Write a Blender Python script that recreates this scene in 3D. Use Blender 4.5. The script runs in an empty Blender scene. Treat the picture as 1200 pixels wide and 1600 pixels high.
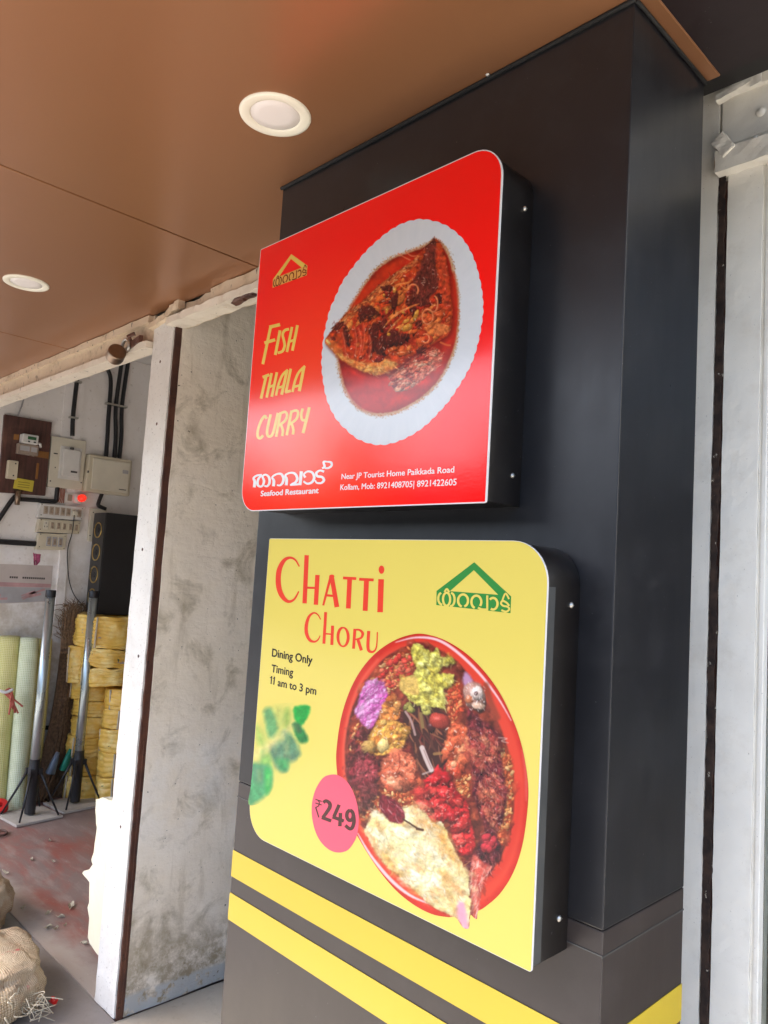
import bpy, bmesh, math, random
import numpy as np
from mathutils import Vector, Matrix

SC = bpy.context.scene
COL = SC.collection
random.seed(7)

# ------------------------------------------------------------------ camera, sky, sun, exposure
cam_data = bpy.data.cameras.new('camera')
cam = bpy.data.objects.new('camera', cam_data); COL.objects.link(cam)
right = Vector((0.70036373, 0.71121445, 0.06053643)); up = Vector((0.01970316, -0.104041, 0.99437782)); back = Vector((0.71351415, -0.6952334, -0.08687971))
M = Matrix((right, up, back)).transposed().to_4x4(); M.translation = Vector((0.55414737, -1.0157903, 1.5))
cam.matrix_world = M
cam_data.sensor_fit = 'VERTICAL'; cam_data.sensor_height = 36.0; cam_data.lens = 36.0 * 1185.54 / 1600
cam_data.clip_start = 0.02; cam_data.clip_end = 2000
SC.camera = cam

SUN_TO = Vector((-0.36, -0.46, 0.81)).normalized()
SUN_ELEV = math.asin(SUN_TO.z); SUN_ROT = math.atan2(SUN_TO.x, SUN_TO.y)
world = bpy.data.worlds.new("World"); SC.world = world; world.use_nodes = True
wn = world.node_tree.nodes; wn.clear()
sky = wn.new('ShaderNodeTexSky'); sky.sky_type = 'NISHITA'; sky.sun_disc = False
sky.sun_elevation = SUN_ELEV; sky.sun_rotation = SUN_ROT; sky.dust_density = 3.0; sky.air_density = 1.0; sky.ozone_density = 1.0
bg = wn.new('ShaderNodeBackground'); bg.inputs['Strength'].default_value = 0.11
wo = wn.new('ShaderNodeOutputWorld')
world.node_tree.links.new(sky.outputs[0], bg.inputs[0]); world.node_tree.links.new(bg.outputs[0], wo.inputs[0])

sun_data = bpy.data.lights.new('sun', 'SUN'); sun_data.energy = 2.2; sun_data.angle = math.radians(10); sun_data.color = (1, .95, .87)
sun = bpy.data.objects.new('sun', sun_data); COL.objects.link(sun)
sun.rotation_euler = SUN_TO.to_track_quat('Z', 'Y').to_euler(); sun.location = (0, 0, 8)

vs = SC.view_settings
SC.display_settings.display_device = 'sRGB'
vs.view_transform = 'Standard'; vs.look = 'None'; vs.exposure = 2.88; vs.gamma = 1.0; vs.use_curve_mapping = False

# ------------------------------------------------------------------ helpers: objects and labels
def tag(o, label=None, cat=None, group=None, kind=None):
    if label: o['label'] = label
    if cat: o['category'] = cat
    if group: o['group'] = group
    if kind: o['kind'] = kind
    return o

def thing(name, label, cat, loc=(0, 0, 0), group=None):
    o = bpy.data.objects.new(name, None); COL.objects.link(o)
    o.empty_display_size = .05; o.location = loc
    return tag(o, label, cat, group)

def wloc(o):
    v = Vector((0, 0, 0))
    while o:
        v = v + o.location + (o.matrix_parent_inverse.translation if o.parent else Vector((0, 0, 0))); o = o.parent
    return v

class MB:
    """collects boxes, tubes, lathes and prisms in world metres, then becomes ONE mesh object"""
    def __init__(s): s.v = []; s.f = []
    def add(s, v, f):
        n = len(s.v); s.v += [tuple(map(float, p)) for p in v]; s.f += [tuple(i + n for i in q) for q in f]; return s
    def box(s, x0, x1, y0, y1, z0, z1):
        v = [(x, y, z) for z in (z0, z1) for y in (y0, y1) for x in (x0, x1)]
        return s.add(v, [(0,2,3,1),(4,5,7,6),(0,1,5,4),(2,6,7,3),(0,4,6,2),(1,3,7,5)])
    def obox(s, c, ax, ay, az):
        c, ax, ay, az = map(Vector, (c, ax, ay, az))
        v = [c + ax * i + ay * j + az * k for k in (-1, 1) for j in (-1, 1) for i in (-1, 1)]
        return s.add(v, [(0,2,3,1),(4,5,7,6),(0,1,5,4),(2,6,7,3),(0,4,6,2),(1,3,7,5)])
    def tube(s, pts, r, n=8, caps=True):
        P = [Vector(p) for p in pts]; rs = r if isinstance(r, (list, tuple)) else [r] * len(P)
        v = []; f = []; t0 = (P[1] - P[0]).normalized()
        a = t0.orthogonal().normalized()
        for i, p in enumerate(P):
            t = ((P[min(i + 1, len(P) - 1)] - P[max(i - 1, 0)])).normalized()
            a = (a - t * a.dot(t)).normalized(); b = t.cross(a)
            for k in range(n):
                w = 2 * math.pi * k / n; v.append(p + (a * math.cos(w) + b * math.sin(w)) * rs[i])
        for i in range(len(P) - 1):
            for k in range(n):
                q = (k + 1) % n; f.append((i * n + k, i * n + q, (i + 1) * n + q, (i + 1) * n + k))
        if caps: f.append(tuple(reversed(range(n)))); f.append(tuple(range((len(P) - 1) * n, len(P) * n)))
        return s.add(v, f)
    def lathe(s, prof, o, axis=(0, 0, 1), n=32, wob=None):
        o = Vector(o); ax = Vector(axis).normalized(); a = ax.orthogonal().normalized(); b = ax.cross(a); v = []; f = []
        for i, (r, h) in enumerate(prof):
            for k in range(n):
                w = 2 * math.pi * k / n; R = max(r, 1e-5) * (wob(w, h) if wob else 1)
                v.append(o + ax * h + (a * math.cos(w) + b * math.sin(w)) * R)
        for i in range(len(prof) - 1):
            for k in range(n):
                q = (k + 1) % n; f.append((i * n + k, i * n + q, (i + 1) * n + q, (i + 1) * n + k))
        return s.add(v, f)
    def prism(s, poly, y0, y1, hole=None):
        """outline of (x, z) points, extruded from y0 (front) to y1 (back)"""
        n = len(poly)
        v = [(x, y0, z) for x, z in poly] + [(x, y1, z) for x, z in poly]
        f = [tuple(range(n)), tuple(reversed(range(n, 2 * n)))] + [(i, i + n, (i + 1) % n + n, (i + 1) % n) for i in range(n)]
        return s.add(v, f)
    def each(s, name, m, parent=None, smooth=False, **k):
        """every connected piece becomes a part of its own"""
        r = list(range(len(s.v)))
        def find(i):
            while r[i] != i: r[i] = r[r[i]]; i = r[i]
            return i
        for f in s.f:
            for i in f[1:]: r[find(i)] = find(f[0])
        grp = {}
        for f in s.f: grp.setdefault(find(f[0]), []).append(f)
        for fs in grp.values():
            ids = sorted({i for f in fs for i in f}); mp = {i: n for n, i in enumerate(ids)}
            q = MB(); q.v = [s.v[i] for i in ids]; q.f = [tuple(mp[i] for i in f) for f in fs]; q.build(name, m, parent, smooth, **k)
    def build(s, name, m, parent=None, smooth=False, bevel=0, seg=2, rough=None, sub=0, label=None, kind=None):
        me = bpy.data.meshes.new(name); me.from_pydata(s.v, [], s.f)
        bm = bmesh.new(); bm.from_mesh(me)
        if rough or bevel or not smooth: bmesh.ops.recalc_face_normals(bm, faces=bm.faces)
        if bevel:
            ed = [e for e in bm.edges if len(e.link_faces) == 2 and e.calc_face_angle(0) > .6]
            bmesh.ops.bevel(bm, geom=ed, offset=bevel, segments=seg, affect='EDGES', profile=.6)
        if sub:
            for _ in range(8):
                ed = [e for e in bm.edges if e.calc_length() > sub]
                if not ed: break
                bmesh.ops.subdivide_edges(bm, edges=ed, cuts=1, use_grid_fill=True)
        if rough:
            a, sc = rough
            from mathutils import noise
            for v in bm.verts:
                q = v.co / sc
                v.co += noise.noise_vector(q) * a + noise.noise_vector(q * 3.1 + Vector((5, 1, 2))) * a * .5
        bm.to_mesh(me); bm.free()
        if smooth:
            me.polygons.foreach_set('use_smooth', [True] * len(me.polygons))
        return link(name, me, m, parent, label, kind)

def link(name, me, m, parent=None, label=None, kind=None):
    o = bpy.data.objects.new(name, me); COL.objects.link(o)
    if m: me.materials.append(m)
    if parent is not None:
        o.parent = parent; o.matrix_parent_inverse = Matrix.Translation(-wloc(parent))
    if label: o['label'] = label
    if kind: o['kind'] = kind
    return o

def dup(root, offset, label, names=None):
    """a copy of a thing with copies of its parts and sub-parts"""
    r = root.copy(); COL.objects.link(r); r.location = root.location + Vector(offset); r['label'] = label
    def rec(a, b):
        for ch in list(a.children):
            c = ch.copy(); COL.objects.link(c); c.parent = b; c.matrix_parent_inverse = ch.matrix_parent_inverse.copy(); rec(ch, c)
    rec(root, r); return r

def auto_smooth(o, ang=35):
    me = o.data; bm = bmesh.new(); bm.from_mesh(me)
    for f in bm.faces: f.smooth = True
    for e in bm.edges:
        if len(e.link_faces) == 2: e.smooth = e.calc_face_angle(0) < math.radians(ang)
    bm.to_mesh(me); bm.free(); return o

# ------------------------------------------------------------------ helpers: materials
class NT:
    def __init__(s, name):
        s.m = bpy.data.materials.new(name); s.m.use_nodes = True; s.t = s.m.node_tree; s.t.nodes.clear()
        s.out = s.n('ShaderNodeOutputMaterial'); s.b = s.n('ShaderNodeBsdfPrincipled'); s.l(s.b.outputs[0], s.out.inputs[0])
        s.co = s.n('ShaderNodeTexCoord').outputs['Object']
    def n(s, t, **k):
        o = s.t.nodes.new(t)
        for a, b in k.items(): setattr(o, a, b)
        return o
    def l(s, a, b): s.t.links.new(a, b)
    def set(s, k, v):
        if hasattr(v, 'is_linked') or isinstance(v, bpy.types.NodeSocket): s.l(v, s.b.inputs[k])
        else: s.b.inputs[k].default_value = v if not isinstance(v, tuple) or len(v) == 4 else v + (1,)
    def mapping(s, scale, loc=(0, 0, 0)):
        q = s.n('ShaderNodeMapping'); s.l(s.co, q.inputs[0]); q.inputs['Scale'].default_value = scale; q.inputs['Location'].default_value = loc; return q.outputs[0]
    def noise(s, scale, detail=6, rough=.55, vec=None, dist=0):
        q = s.n('ShaderNodeTexNoise'); q.inputs['Scale'].default_value = scale; q.inputs['Detail'].default_value = detail
        q.inputs['Roughness'].default_value = rough; q.inputs['Distortion'].default_value = dist; s.l(vec or s.co, q.inputs['Vector']); return q.outputs[0]
    def ramp(s, f, lo, hi, a=0., b=1.):
        q = s.n('ShaderNodeMapRange'); q.clamp = True; s.l(f, q.inputs[0])
        for i, v in zip((1, 2, 3, 4), (lo, hi, a, b)): q.inputs[i].default_value = v
        return q.outputs[0]
    def mix(s, f, a, b):
        q = s.n('ShaderNodeMix', data_type='RGBA')
        for sock, v in ((q.inputs[0], f), (q.inputs[6], a), (q.inputs[7], b)):
            if isinstance(v, bpy.types.NodeSocket): s.l(v, sock)
            elif isinstance(v, tuple): sock.default_value = v + (1,) if len(v) == 3 else v
            else: sock.default_value = v
        return q.outputs[2]
    def math(s, op, a, b=0.):
        q = s.n('ShaderNodeMath', operation=op)
        for sock, v in zip(q.inputs, (a, b)):
            if isinstance(v, bpy.types.NodeSocket): s.l(v, sock)
            else: sock.default_value = v
        return q.outputs[0]
    def sep(s, v=None):
        q = s.n('ShaderNodeSeparateXYZ'); s.l(v or s.co, q.inputs[0]); return q.outputs
    def bump(s, h, strength=.3, dist=.01, chain=True):
        q = s.n('ShaderNodeBump'); q.inputs['Strength'].default_value = strength; q.inputs['Distance'].default_value = dist
        s.l(h, q.inputs['Height'])
        if chain and s.b.inputs['Normal'].is_linked: s.l(s.b.inputs['Normal'].links[0].from_socket, q.inputs['Normal'])
        s.l(q.outputs[0], s.b.inputs['Normal']); return q

def mat(name, col, rough=.5, metal=0, spec=.5, vary=.12, vs_=8, bump=0, bs=40, bd=.004, coat=0, rv=.12, smudge=6):
    t = NT(name)
    c2 = tuple(max(0, c * (1 - vary * 2)) for c in col)
    t.set('Base Color', t.mix(t.ramp(t.noise(vs_), .35, .7), col, c2) if vary else col)
    t.set('Roughness', t.ramp(t.noise(smudge, 8, .6), .3, .7, max(.02, rough - rv * .5), min(1, rough + rv)) if rv else rough)
    t.set('Metallic', metal); t.set('Specular IOR Level', spec)
    if coat: t.set('Coat Weight', coat); t.set('Coat Roughness', .06)
    if bump: t.bump(t.noise(bs, 5), bump, bd)
    return t.m
# ------------------------------------------------------------------ materials
def m_soffit():
    t = NT('copper_brown_panel')
    f = t.noise(240, 2)
    t.set('Base Color', (.32, .148, .07))
    t.set('Metallic', .45); t.set('Roughness', .29); t.set('Specular IOR Level', .5)
    t.bump(f, .04, .0006); t.bump(t.noise(1.3, 0), .15, .004); t.bump(t.noise(3.5, 1, .5, t.mapping((1, .25, 1))), .22, .002)
    return t.m

def m_dark(name, col, r0, r1, sp=.5, coat=0):
    t = NT(name)
    sm = t.noise(9, 9, .68); v = t.noise(26, 4, .6, t.mapping((1, 1, .22)))
    spots = t.ramp(t.noise(160, 2), .735, .76)
    c = t.mix(t.ramp(sm, .48, .75, 0, .5), col, tuple(min(1, q * 1.35 + .012) for q in col))
    t.set('Base Color', t.mix(t.math('MULTIPLY', spots, .25), c, (.3, .3, .3)))
    t.set('Roughness', t.ramp(t.math('ADD', t.math('MULTIPLY', sm, .6), t.math('MULTIPLY', v, .4)), .35, .68, r0, r1)); t.set('Specular IOR Level', sp)
    if coat: t.set('Coat Weight', coat); t.set('Coat Roughness', .3)
    t.bump(t.noise(1.7, 2), .1, .003)
    return t.m

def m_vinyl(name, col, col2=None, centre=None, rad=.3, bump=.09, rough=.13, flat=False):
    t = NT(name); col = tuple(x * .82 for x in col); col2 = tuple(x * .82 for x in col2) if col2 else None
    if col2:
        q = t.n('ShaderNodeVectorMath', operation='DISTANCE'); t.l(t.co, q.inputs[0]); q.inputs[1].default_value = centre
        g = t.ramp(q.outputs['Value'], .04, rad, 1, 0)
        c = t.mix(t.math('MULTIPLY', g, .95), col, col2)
    else: c = col if flat else t.mix(t.ramp(t.noise(3, 3), .3, .7), col, tuple(x * .96 for x in col))
    t.set('Base Color', c); t.set('Roughness', rough); t.set('Specular IOR Level', .36); t.set('Coat Weight', .08); t.set('Coat Roughness', .08)
    t.bump(t.noise(260, 2, .5), bump, .0012); t.bump(t.noise(5, 2), .15, .004)
    return t.m

def m_print():
    t = NT('food_photo_print'); a = t.n('ShaderNodeAttribute'); a.attribute_name = 'ink'
    t.set('Base Color', a.outputs['Color']); t.set('Roughness', .13); t.set('Specular IOR Level', .28); t.set('Coat Weight', .1); t.set('Coat Roughness', .08)
    t.bump(t.noise(260, 2, .5), .09, .0012); t.bump(t.noise(5, 2), .15, .004)
    return t.m

def m_plaster():
    # the weathered grey dividing wall: blotches, brown damp near the floor, a worn blue-white band at the foot
    t = NT('weathered_grey_plaster'); z = t.sep()[2]
    big = t.noise(2.2, 7, .62); mid = t.noise(7, 8, .66, None, .6); fine = t.noise(60, 6, .6)
    c = t.mix(t.ramp(big, .35, .66), (.88, .80, .69), (.80, .715, .59))
    c = t.mix(t.math('MULTIPLY', t.ramp(mid, .52, .68), .9), c, (.42, .36, .26))
    strk = t.noise(5, 6, .6, t.mapping((1, 3.2, .42)))
    c = t.mix(t.math('MULTIPLY', t.ramp(strk, .56, .72), .55), c, (.46, .385, .27))
    zz = t.math('ADD', z, t.math('MULTIPLY', t.noise(3.5, 6, .65), .55))
    damp = t.math('MULTIPLY', t.ramp(zz, .62, .34), t.ramp(t.noise(22, 8, .7), .36, .56))
    c = t.mix(t.math('MULTIPLY', damp, .85), c, (.27, .205, .115))
    pale = t.math('MULTIPLY', t.ramp(t.math('ABSOLUTE', t.math('SUBTRACT', z, .72)), .3, .1), t.ramp(t.noise(4, 6, .6), .4, .6))
    c = t.mix(t.math('MULTIPLY', pale, .5), c, (.88, .87, .85))
    foot = t.math('MULTIPLY', t.ramp(z, .075, .06), t.ramp(t.noise(26, 6, .65), .42, .5))
    c = t.mix(foot, c, t.mix(t.ramp(t.noise(9, 3), .6, .63), (.5, .5, .48), (.22, .33, .46)))
    dots = t.ramp(t.noise(75, 2), .74, .77)
    c = t.mix(dots, c, (.1, .08, .06))
    t.set('Base Color', c); t.set('Roughness', .85); t.set('Specular IOR Level', .2)
    t.bump(t.noise(18, 8, .62), .8, .006); t.bump(t.noise(4, 3), .4, .012)
    t.bump(t.noise(9, 4, .6, t.mapping((1, 1, 4.5)), 1.2), .35, .004)
    return t.m

def m_roomwall():
    t = NT('grimy_white_room_wall'); z = t.sep()[2]
    c = t.mix(t.ramp(t.noise(2.6, 6, .6), .35, .68), (.88, .86, .85), (.78, .75, .72))
    low = t.math('MULTIPLY', t.ramp(t.math('ADD', z, t.math('MULTIPLY', t.noise(5, 6), .5)), 1.95, 1.4), t.ramp(t.noise(9, 8, .7), .38, .6))
    c = t.mix(t.math('MULTIPLY', low, .6), c, (.44, .37, .27))
    c = t.mix(t.math('MULTIPLY', t.ramp(t.noise(34, 6, .7), .6, .7), .4), c, (.3, .25, .2))
    t.set('Base Color', c); t.set('Roughness', .7); t.set('Specular IOR Level', .3); t.bump(t.noise(12, 7), .3, .005)
    return t.m

def m_paint(name, col, dirt=(.36, .29, .2), amt=.6, rough=.45, chips=.7, chipcol=(.10, .085, .07), speck=.5):
    # old brushed white paint with grime, cracks and chips
    t = NT(name)
    c = t.mix(t.ramp(t.noise(5, 6, .6), .35, .7), col, tuple(q * .88 for q in col))
    c = t.mix(t.math('MULTIPLY', t.ramp(t.noise(14, 9, .72), .52, .75), amt), c, dirt)
    ch = t.ramp(t.noise(48, 5, .6, t.mapping((1.3, 1.3, .55))), chips, chips + .03)
    c = t.mix(ch, c, chipcol)
    sp = t.ramp(t.noise(230 if speck < .8 else 120, 4, .6), .62 if speck > .8 else .68, .70); c = t.mix(t.math('MULTIPLY', sp, speck), c, (.3, .28, .26))
    t.set('Base Color', c); t.set('Roughness', rough); t.set('Specular IOR Level', .4)
    t.bump(t.noise(40, 6, .6, t.mapping((1, 1, .25))), .3, .003); t.bump(ch, .6, -.002)
    return t.m

def m_oxide():
    # red oxide floor, worn through to grey-brown cement, smeared along the room
    t = NT('worn_red_oxide_floor')
    sm = t.noise(3.2, 8, .62, t.mapping((.7, 1.6, 1)), .5); f = t.noise(30, 8, .7)
    c = t.mix(t.ramp(sm, .34, .54), (.30, .088, .066), (.23, .165, .145))
    c = t.mix(t.math('MULTIPLY', t.ramp(t.noise(6, 7, .66, t.mapping((.6, 2.2, 1), (3, 1, 0))), .5, .72), .85), c, (.33, .27, .235))
    y = t.sep()[1]
    edge = t.ramp(t.math('ADD', y, t.math('MULTIPLY', t.noise(9, 6, .65), .2)), .52, .40)
    c = t.mix(t.math('MULTIPLY', edge, .9), c, (.40, .35, .30))
    c = t.mix(t.ramp(t.noise(150, 3), .7, .73), c, (.5, .45, .4)); c = t.mix(t.math('MULTIPLY', t.ramp(f, .6, .75), .5), c, (.14, .09, .075))
    t.set('Base Color', c); t.set('Roughness', t.ramp(sm, .3, .7, .4, .65)); t.bump(f, .2, .003)
    return t.m

def m_cement(name, a, b, rough=.6, sc=3):
    t = NT(name)
    c = t.mix(t.ramp(t.noise(sc, 8, .6), .35, .65), a, b)
    c = t.mix(t.math('MULTIPLY', t.ramp(t.noise(sc * 9, 8, .7), .55, .75), .45), c, tuple(q * .5 for q in a))
    c = t.mix(t.math('MULTIPLY', t.ramp(t.noise(190, 3), .66, .7), .4), c, tuple(min(1, q * 1.7) for q in a))
    t.set('Base Color', c); t.set('Roughness', rough); t.bump(t.noise(45, 8, .65), .25, .003)
    return t.m

def m_rust():
    t = NT('rusty_brown_steel')
    c = t.mix(t.ramp(t.noise(9, 8, .65), .4, .62), (.06, .024, .018), (.12, .045, .026)); c = t.mix(t.ramp(t.noise(60, 5), .62, .68), c, (.03, .015, .012))
    t.set('Base Color', c); t.set('Roughness', .45); t.bump(t.noise(70, 6), .35, .003)
    return t.m

def m_meshroll(name, a, b):
    t = NT(name); s = t.n('ShaderNodeUVMap'); w = []
    for ax in (0, 1):
        v = t.math('FRACT', t.sep(s.outputs[0])[ax]); w.append(t.ramp(t.math('ABSOLUTE', t.math('SUBTRACT', v, .5)), .24, .36))
    g = t.math('MAXIMUM', w[0], w[1])
    c = t.mix(g, a, b); c = t.mix(t.math('MULTIPLY', t.ramp(t.noise(7, 5), .45, .7), .35), c, tuple(q * .65 for q in a))
    t.set('Base Color', c); t.set('Roughness', .4); t.bump(g, .6, .004); t.bump(t.noise(14, 4), .4, .01)
    return t.m

def m_rope():
    t = NT('yellow_plastic_rope')
    z = t.sep()[2]
    c = t.mix(t.ramp(t.noise(14, 6, .6), .35, .68), (.84, .56, .11), (.74, .43, .07))
    c = t.mix(t.math('MULTIPLY', t.ramp(t.noise(11, 6, .6, t.mapping((1, 1, 1), (4, 2, 7))), .5, .68), .8), c, (.90, .74, .32))
    c = t.mix(t.ramp(t.noise(8, 6, .65, t.mapping((1, 1, 1.6), (9, 3, 1))), .665, .69), c, (.36, .31, .33))
    c = t.mix(t.ramp(t.noise(26, 3, .6, t.mapping((1, 1, 1), (1, 8, 3))), .70, .72), c, (.09, .10, .04))
    t.set('Base Color', c); t.set('Roughness', .38); t.bump(t.noise(40, 6), .4, .008)
    return t.m

def m_burlap():
    t = NT('burlap_weave'); s = t.n('ShaderNodeUVMap'); uv = t.sep(s.outputs[0])
    a = t.math('SINE', t.math('MULTIPLY', uv[0], 1150.)); b = t.math('SINE', t.math('MULTIPLY', uv[1], 620.)); w = t.math('ADD', a, b)
    c = t.mix(t.ramp(w, -1, 1.4), (.36, .265, .16), (.66, .54, .385)); c = t.mix(t.math('MULTIPLY', t.ramp(t.noise(9, 7, .65), .5, .7), .7), c, (.45, .29, .18))
    c = t.mix(t.ramp(t.noise(11, 4), .68, .72), c, (.55, .16, .14))
    t.set('Base Color', c); t.set('Roughness', .9); t.set('Specular IOR Level', .1); t.bump(w, .35, .003); t.bump(t.noise(24, 6, .65), .8, .016)
    return t.m

def m_wood():
    t = NT('dark_stained_board'); g = t.noise(9, 8, .65, t.mapping((1, 7, .6)))
    c = t.mix(t.ramp(g, .35, .65), (.115, .045, .035), (.05, .022, .018)); c = t.mix(t.math('MULTIPLY', t.ramp(t.noise(6, 6), .55, .75), .6), c, (.24, .12, .075))
    t.set('Base Color', c); t.set('Roughness', .55); t.bump(g, .3, .003)
    return t.m

M_SOF = m_soffit()
M_ACP = m_dark('dark_brown_cladding', (.0125, .0128, .0152), .27, .41, .38)
M_ACPL = m_dark('lower_cladding_street_sheen', (.034, .0265, .0245), .31, .43, .4)  # same cladding lightened below the seam, street reflection put into the base colour
M_BLACK = m_dark('black_sign_casing', (.006, .0045, .004), .28, .42)
M_CEIL = m_dark('dark_ceiling_panel', (.016, .009, .0095), .4, .55)
M_SEAL = mat('black_sealant', (.005, .005, .005), .75, vary=.1, bump=.3, bs=60)
M_YEL = m_vinyl('yellow_sign_vinyl', (.70, .572, .115), bump=.09, flat=True)
M_STRIPE = m_vinyl('yellow_stripe_vinyl', (.64, .47, .04), bump=.02, rough=.3)
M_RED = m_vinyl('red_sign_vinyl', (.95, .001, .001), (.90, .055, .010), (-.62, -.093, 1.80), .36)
M_WHITE_V = m_vinyl('white_vinyl', (.78, .77, .77), rough=.15)
M_INKRED = m_vinyl('red_lettering', (.74, .05, .022), rough=.2)
M_INKYEL = m_vinyl('yellow_lettering', (.80, .56, .10), rough=.14)
M_INKDARK = m_vinyl('dark_lettering', (.035, .025, .004), rough=.2)
M_INKBROWN = m_vinyl('brown_lettering', (.06, .008, .008), rough=.2)
M_INKGREEN = m_vinyl('green_logo_ink', (.035, .24, .045), rough=.2)
M_PINK = m_vinyl('pink_price_disc', (.88, .09, .15), rough=.2)
M_INKTAN = m_vinyl('tan_logo_ink', (.78, .40, .09), rough=.14)
M_LOGOBR = m_vinyl('brown_logo_ink', (.20, .035, .004), rough=.14)
M_PRINT = m_print()
M_PLAS = m_plaster(); M_ROOM = m_roomwall()
M_POST = m_paint('old_white_post_paint', (.70, .685, .645), amt=.25, chips=.73, speck=.9)
M_JAMB = m_paint('white_door_paint', (.90, .87, .79), amt=.3, dirt=(.52, .44, .33), chips=.745, rough=.35)
M_BEAM = m_paint('stained_cream_beam', (.66, .53, .38), (.30, .21, .12), amt=.85, chips=.64)
M_LEDGE = m_paint('grubby_cream_ledge', (.76, .69, .58), (.42, .33, .22), amt=.6, chips=.66)
M_OX = m_oxide(); M_CEM = m_cement('smooth_grey_cement', (.19, .165, .15), (.245, .22, .205), .45, 4); M_ENTRY = m_cement('tan_entry_concrete', (.42, .36, .28), (.50, .46, .38))
M_PAVE = m_cement('pale_pavement', (.25, .235, .215), (.22, .205, .185), .85, 1.3); M_ROAD = m_cement('dusty_street', (.12, .117, .11), (.10, .097, .092), .8, 1)
def m_crack():
    t = NT('ragged_dark_rust'); c = t.mix(t.ramp(t.noise(30, 6, .65), .4, .65), (.016, .009, .007), (.06, .033, .022))
    c = t.mix(t.ramp(t.noise(9, 3, .6, t.mapping((1, 1, 1), (2, 0, 5))), .68, .72), c, (.30, .15, .05)); c = t.mix(t.ramp(t.noise(55, 4, .6), .67, .70), c, (.5, .46, .38))
    t.set('Base Color', c); t.set('Roughness', .85); t.bump(t.noise(90, 5), .6, .003); return t.m
M_CRACK = m_crack(); M_RUST = m_rust(); M_WOOD = m_wood(); M_ROPE = m_rope(); M_BURLAP = m_burlap()
M_CREAM = mat('cream_plastic', (.66, .60, .46), .35, vary=.08, bump=.1); M_CREAM2 = mat('pale_cream_plastic', (.72, .68, .56), .35, vary=.06)
M_WHITEP = mat('white_plastic', (.74, .73, .70), .35, vary=.08); M_BLKP = mat('black_plastic', (.018, .018, .02), .4, vary=.1)
M_DARKGAP = mat('dark_gap', (.012, .01, .01), .8); M_GOLD = mat('gold_ring', (.66, .47, .16), .3, .9, vary=.1)
M_STEEL = mat('brushed_steel_tube', (.50, .57, .58), .27, .85, vary=.06, bump=.05); M_METAL = mat('zinc_screw_metal', (.55, .54, .5), .35, .9)
M_BRASS = mat('old_padlock_metal', (.34, .25, .18), .3, .9, vary=.2)
M_REDP = mat('red_plastic', (.66, .02, .018), .35); M_BEZEL = mat('ivory_lamp_bezel', (.80, .77, .65), .4, vary=.03); M_DIFF = mat('frosted_lamp_diffuser', (.74, .70, .68), .45, vary=.02)
M_STRAW = mat('broom_straw', (.17, .10, .055), .8, vary=.35, vs_=60); M_STRAW2 = mat('dry_broom_tips', (.30, .19, .11), .8, vary=.3, vs_=60)
M_GREENP = mat('green_plastic', (.02, .26, .17), .4); M_BLUEP = mat('grey_blue_plastic', (.16, .22, .30), .4)
M_TAG = mat('yellow_tag', (.72, .60, .07), .5, vary=.1); M_CU = mat('red_brown_wire', (.35, .08, .03), .5)
M_LEAF = mat('dry_leaf', (.58, .52, .38), .8, vary=.3, vs_=90); M_FOAM = mat('cream_foam', (.80, .75, .56), .6, vary=.05, bump=.3, bs=25)
M_PAPER = mat('faded_poster_paper', (.60, .53, .49), .7, vary=.1); M_PINKP = mat('faded_pink_ink', (.60, .36, .36), .7, vary=.2); M_MAG = mat('magenta_smudge', (.50, .10, .22), .8, vary=.35, vs_=40)
M_GREYP = mat('faded_grey_print', (.44, .43, .44), .7); M_LCD = mat('green_lcd', (.03, .13, .05), .3); M_INK2 = mat('faded_print', (.09, .08, .075), .8)
M_ROLLY = m_meshroll('yellow_net_roll', (.60, .55, .15), (.74, .70, .33)); M_ROLLG = m_meshroll('pale_green_net_roll', (.58, .66, .36), (.78, .83, .62))
M_CARD = m_cement('stand_base_board', (.42, .38, .32), (.5, .46, .4), .7, 8)
M_STRING = mat('pale_jute_string', (.62, .54, .4), .9); M_LIP = mat('grey_metal_lip', (.12, .125, .125), .3, .6, vary=.1)
M_FACADE = m_cement('street_wall_plaster', (.27, .25, .22), (.21, .19, .17), .9, 1); M_BARK = mat('tree_bark', (.13, .10, .075), .9, bump=.5); M_LEAVES = mat('street_tree_leaves', (.055, .105, .028), .6, vary=.35, vs_=3)
tg = NT('shop_glass'); tg.set('Base Color', (.85, .9, .87)); tg.set('Roughness', .03); tg.set('Transmission Weight', 1.0); tg.set('IOR', 1.45); M_GLASS = tg.m
# ------------------------------------------------------------------ the setting: ground, street, rooms
W_, D_, H_ = .9037, .2602, 2.42          # pillar width, pillar depth, soffit height
def struct(name, mb, m, **k): return tag(mb.build(name, m, **k), kind='structure')
struct('street', MB().box(-60, 60, -60, -3.2, -.6, -.15), M_ROAD)
struct('pavement', MB().box(-60, 60, -3.2, -1.0, -.6, -.012), M_PAVE)
struct('shopfront_apron', MB().box(-8, -1.873, -1.0, .262, -.6, 0.0), M_CEM)
struct('entry_floor', MB().box(-1.873, 4, -1.0, 4.5, -.6, -.001), M_ENTRY)
struct('shop_floor', MB().box(-4.42, -1.98, .264, 4.5, -.6, .004), M_OX)

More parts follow.
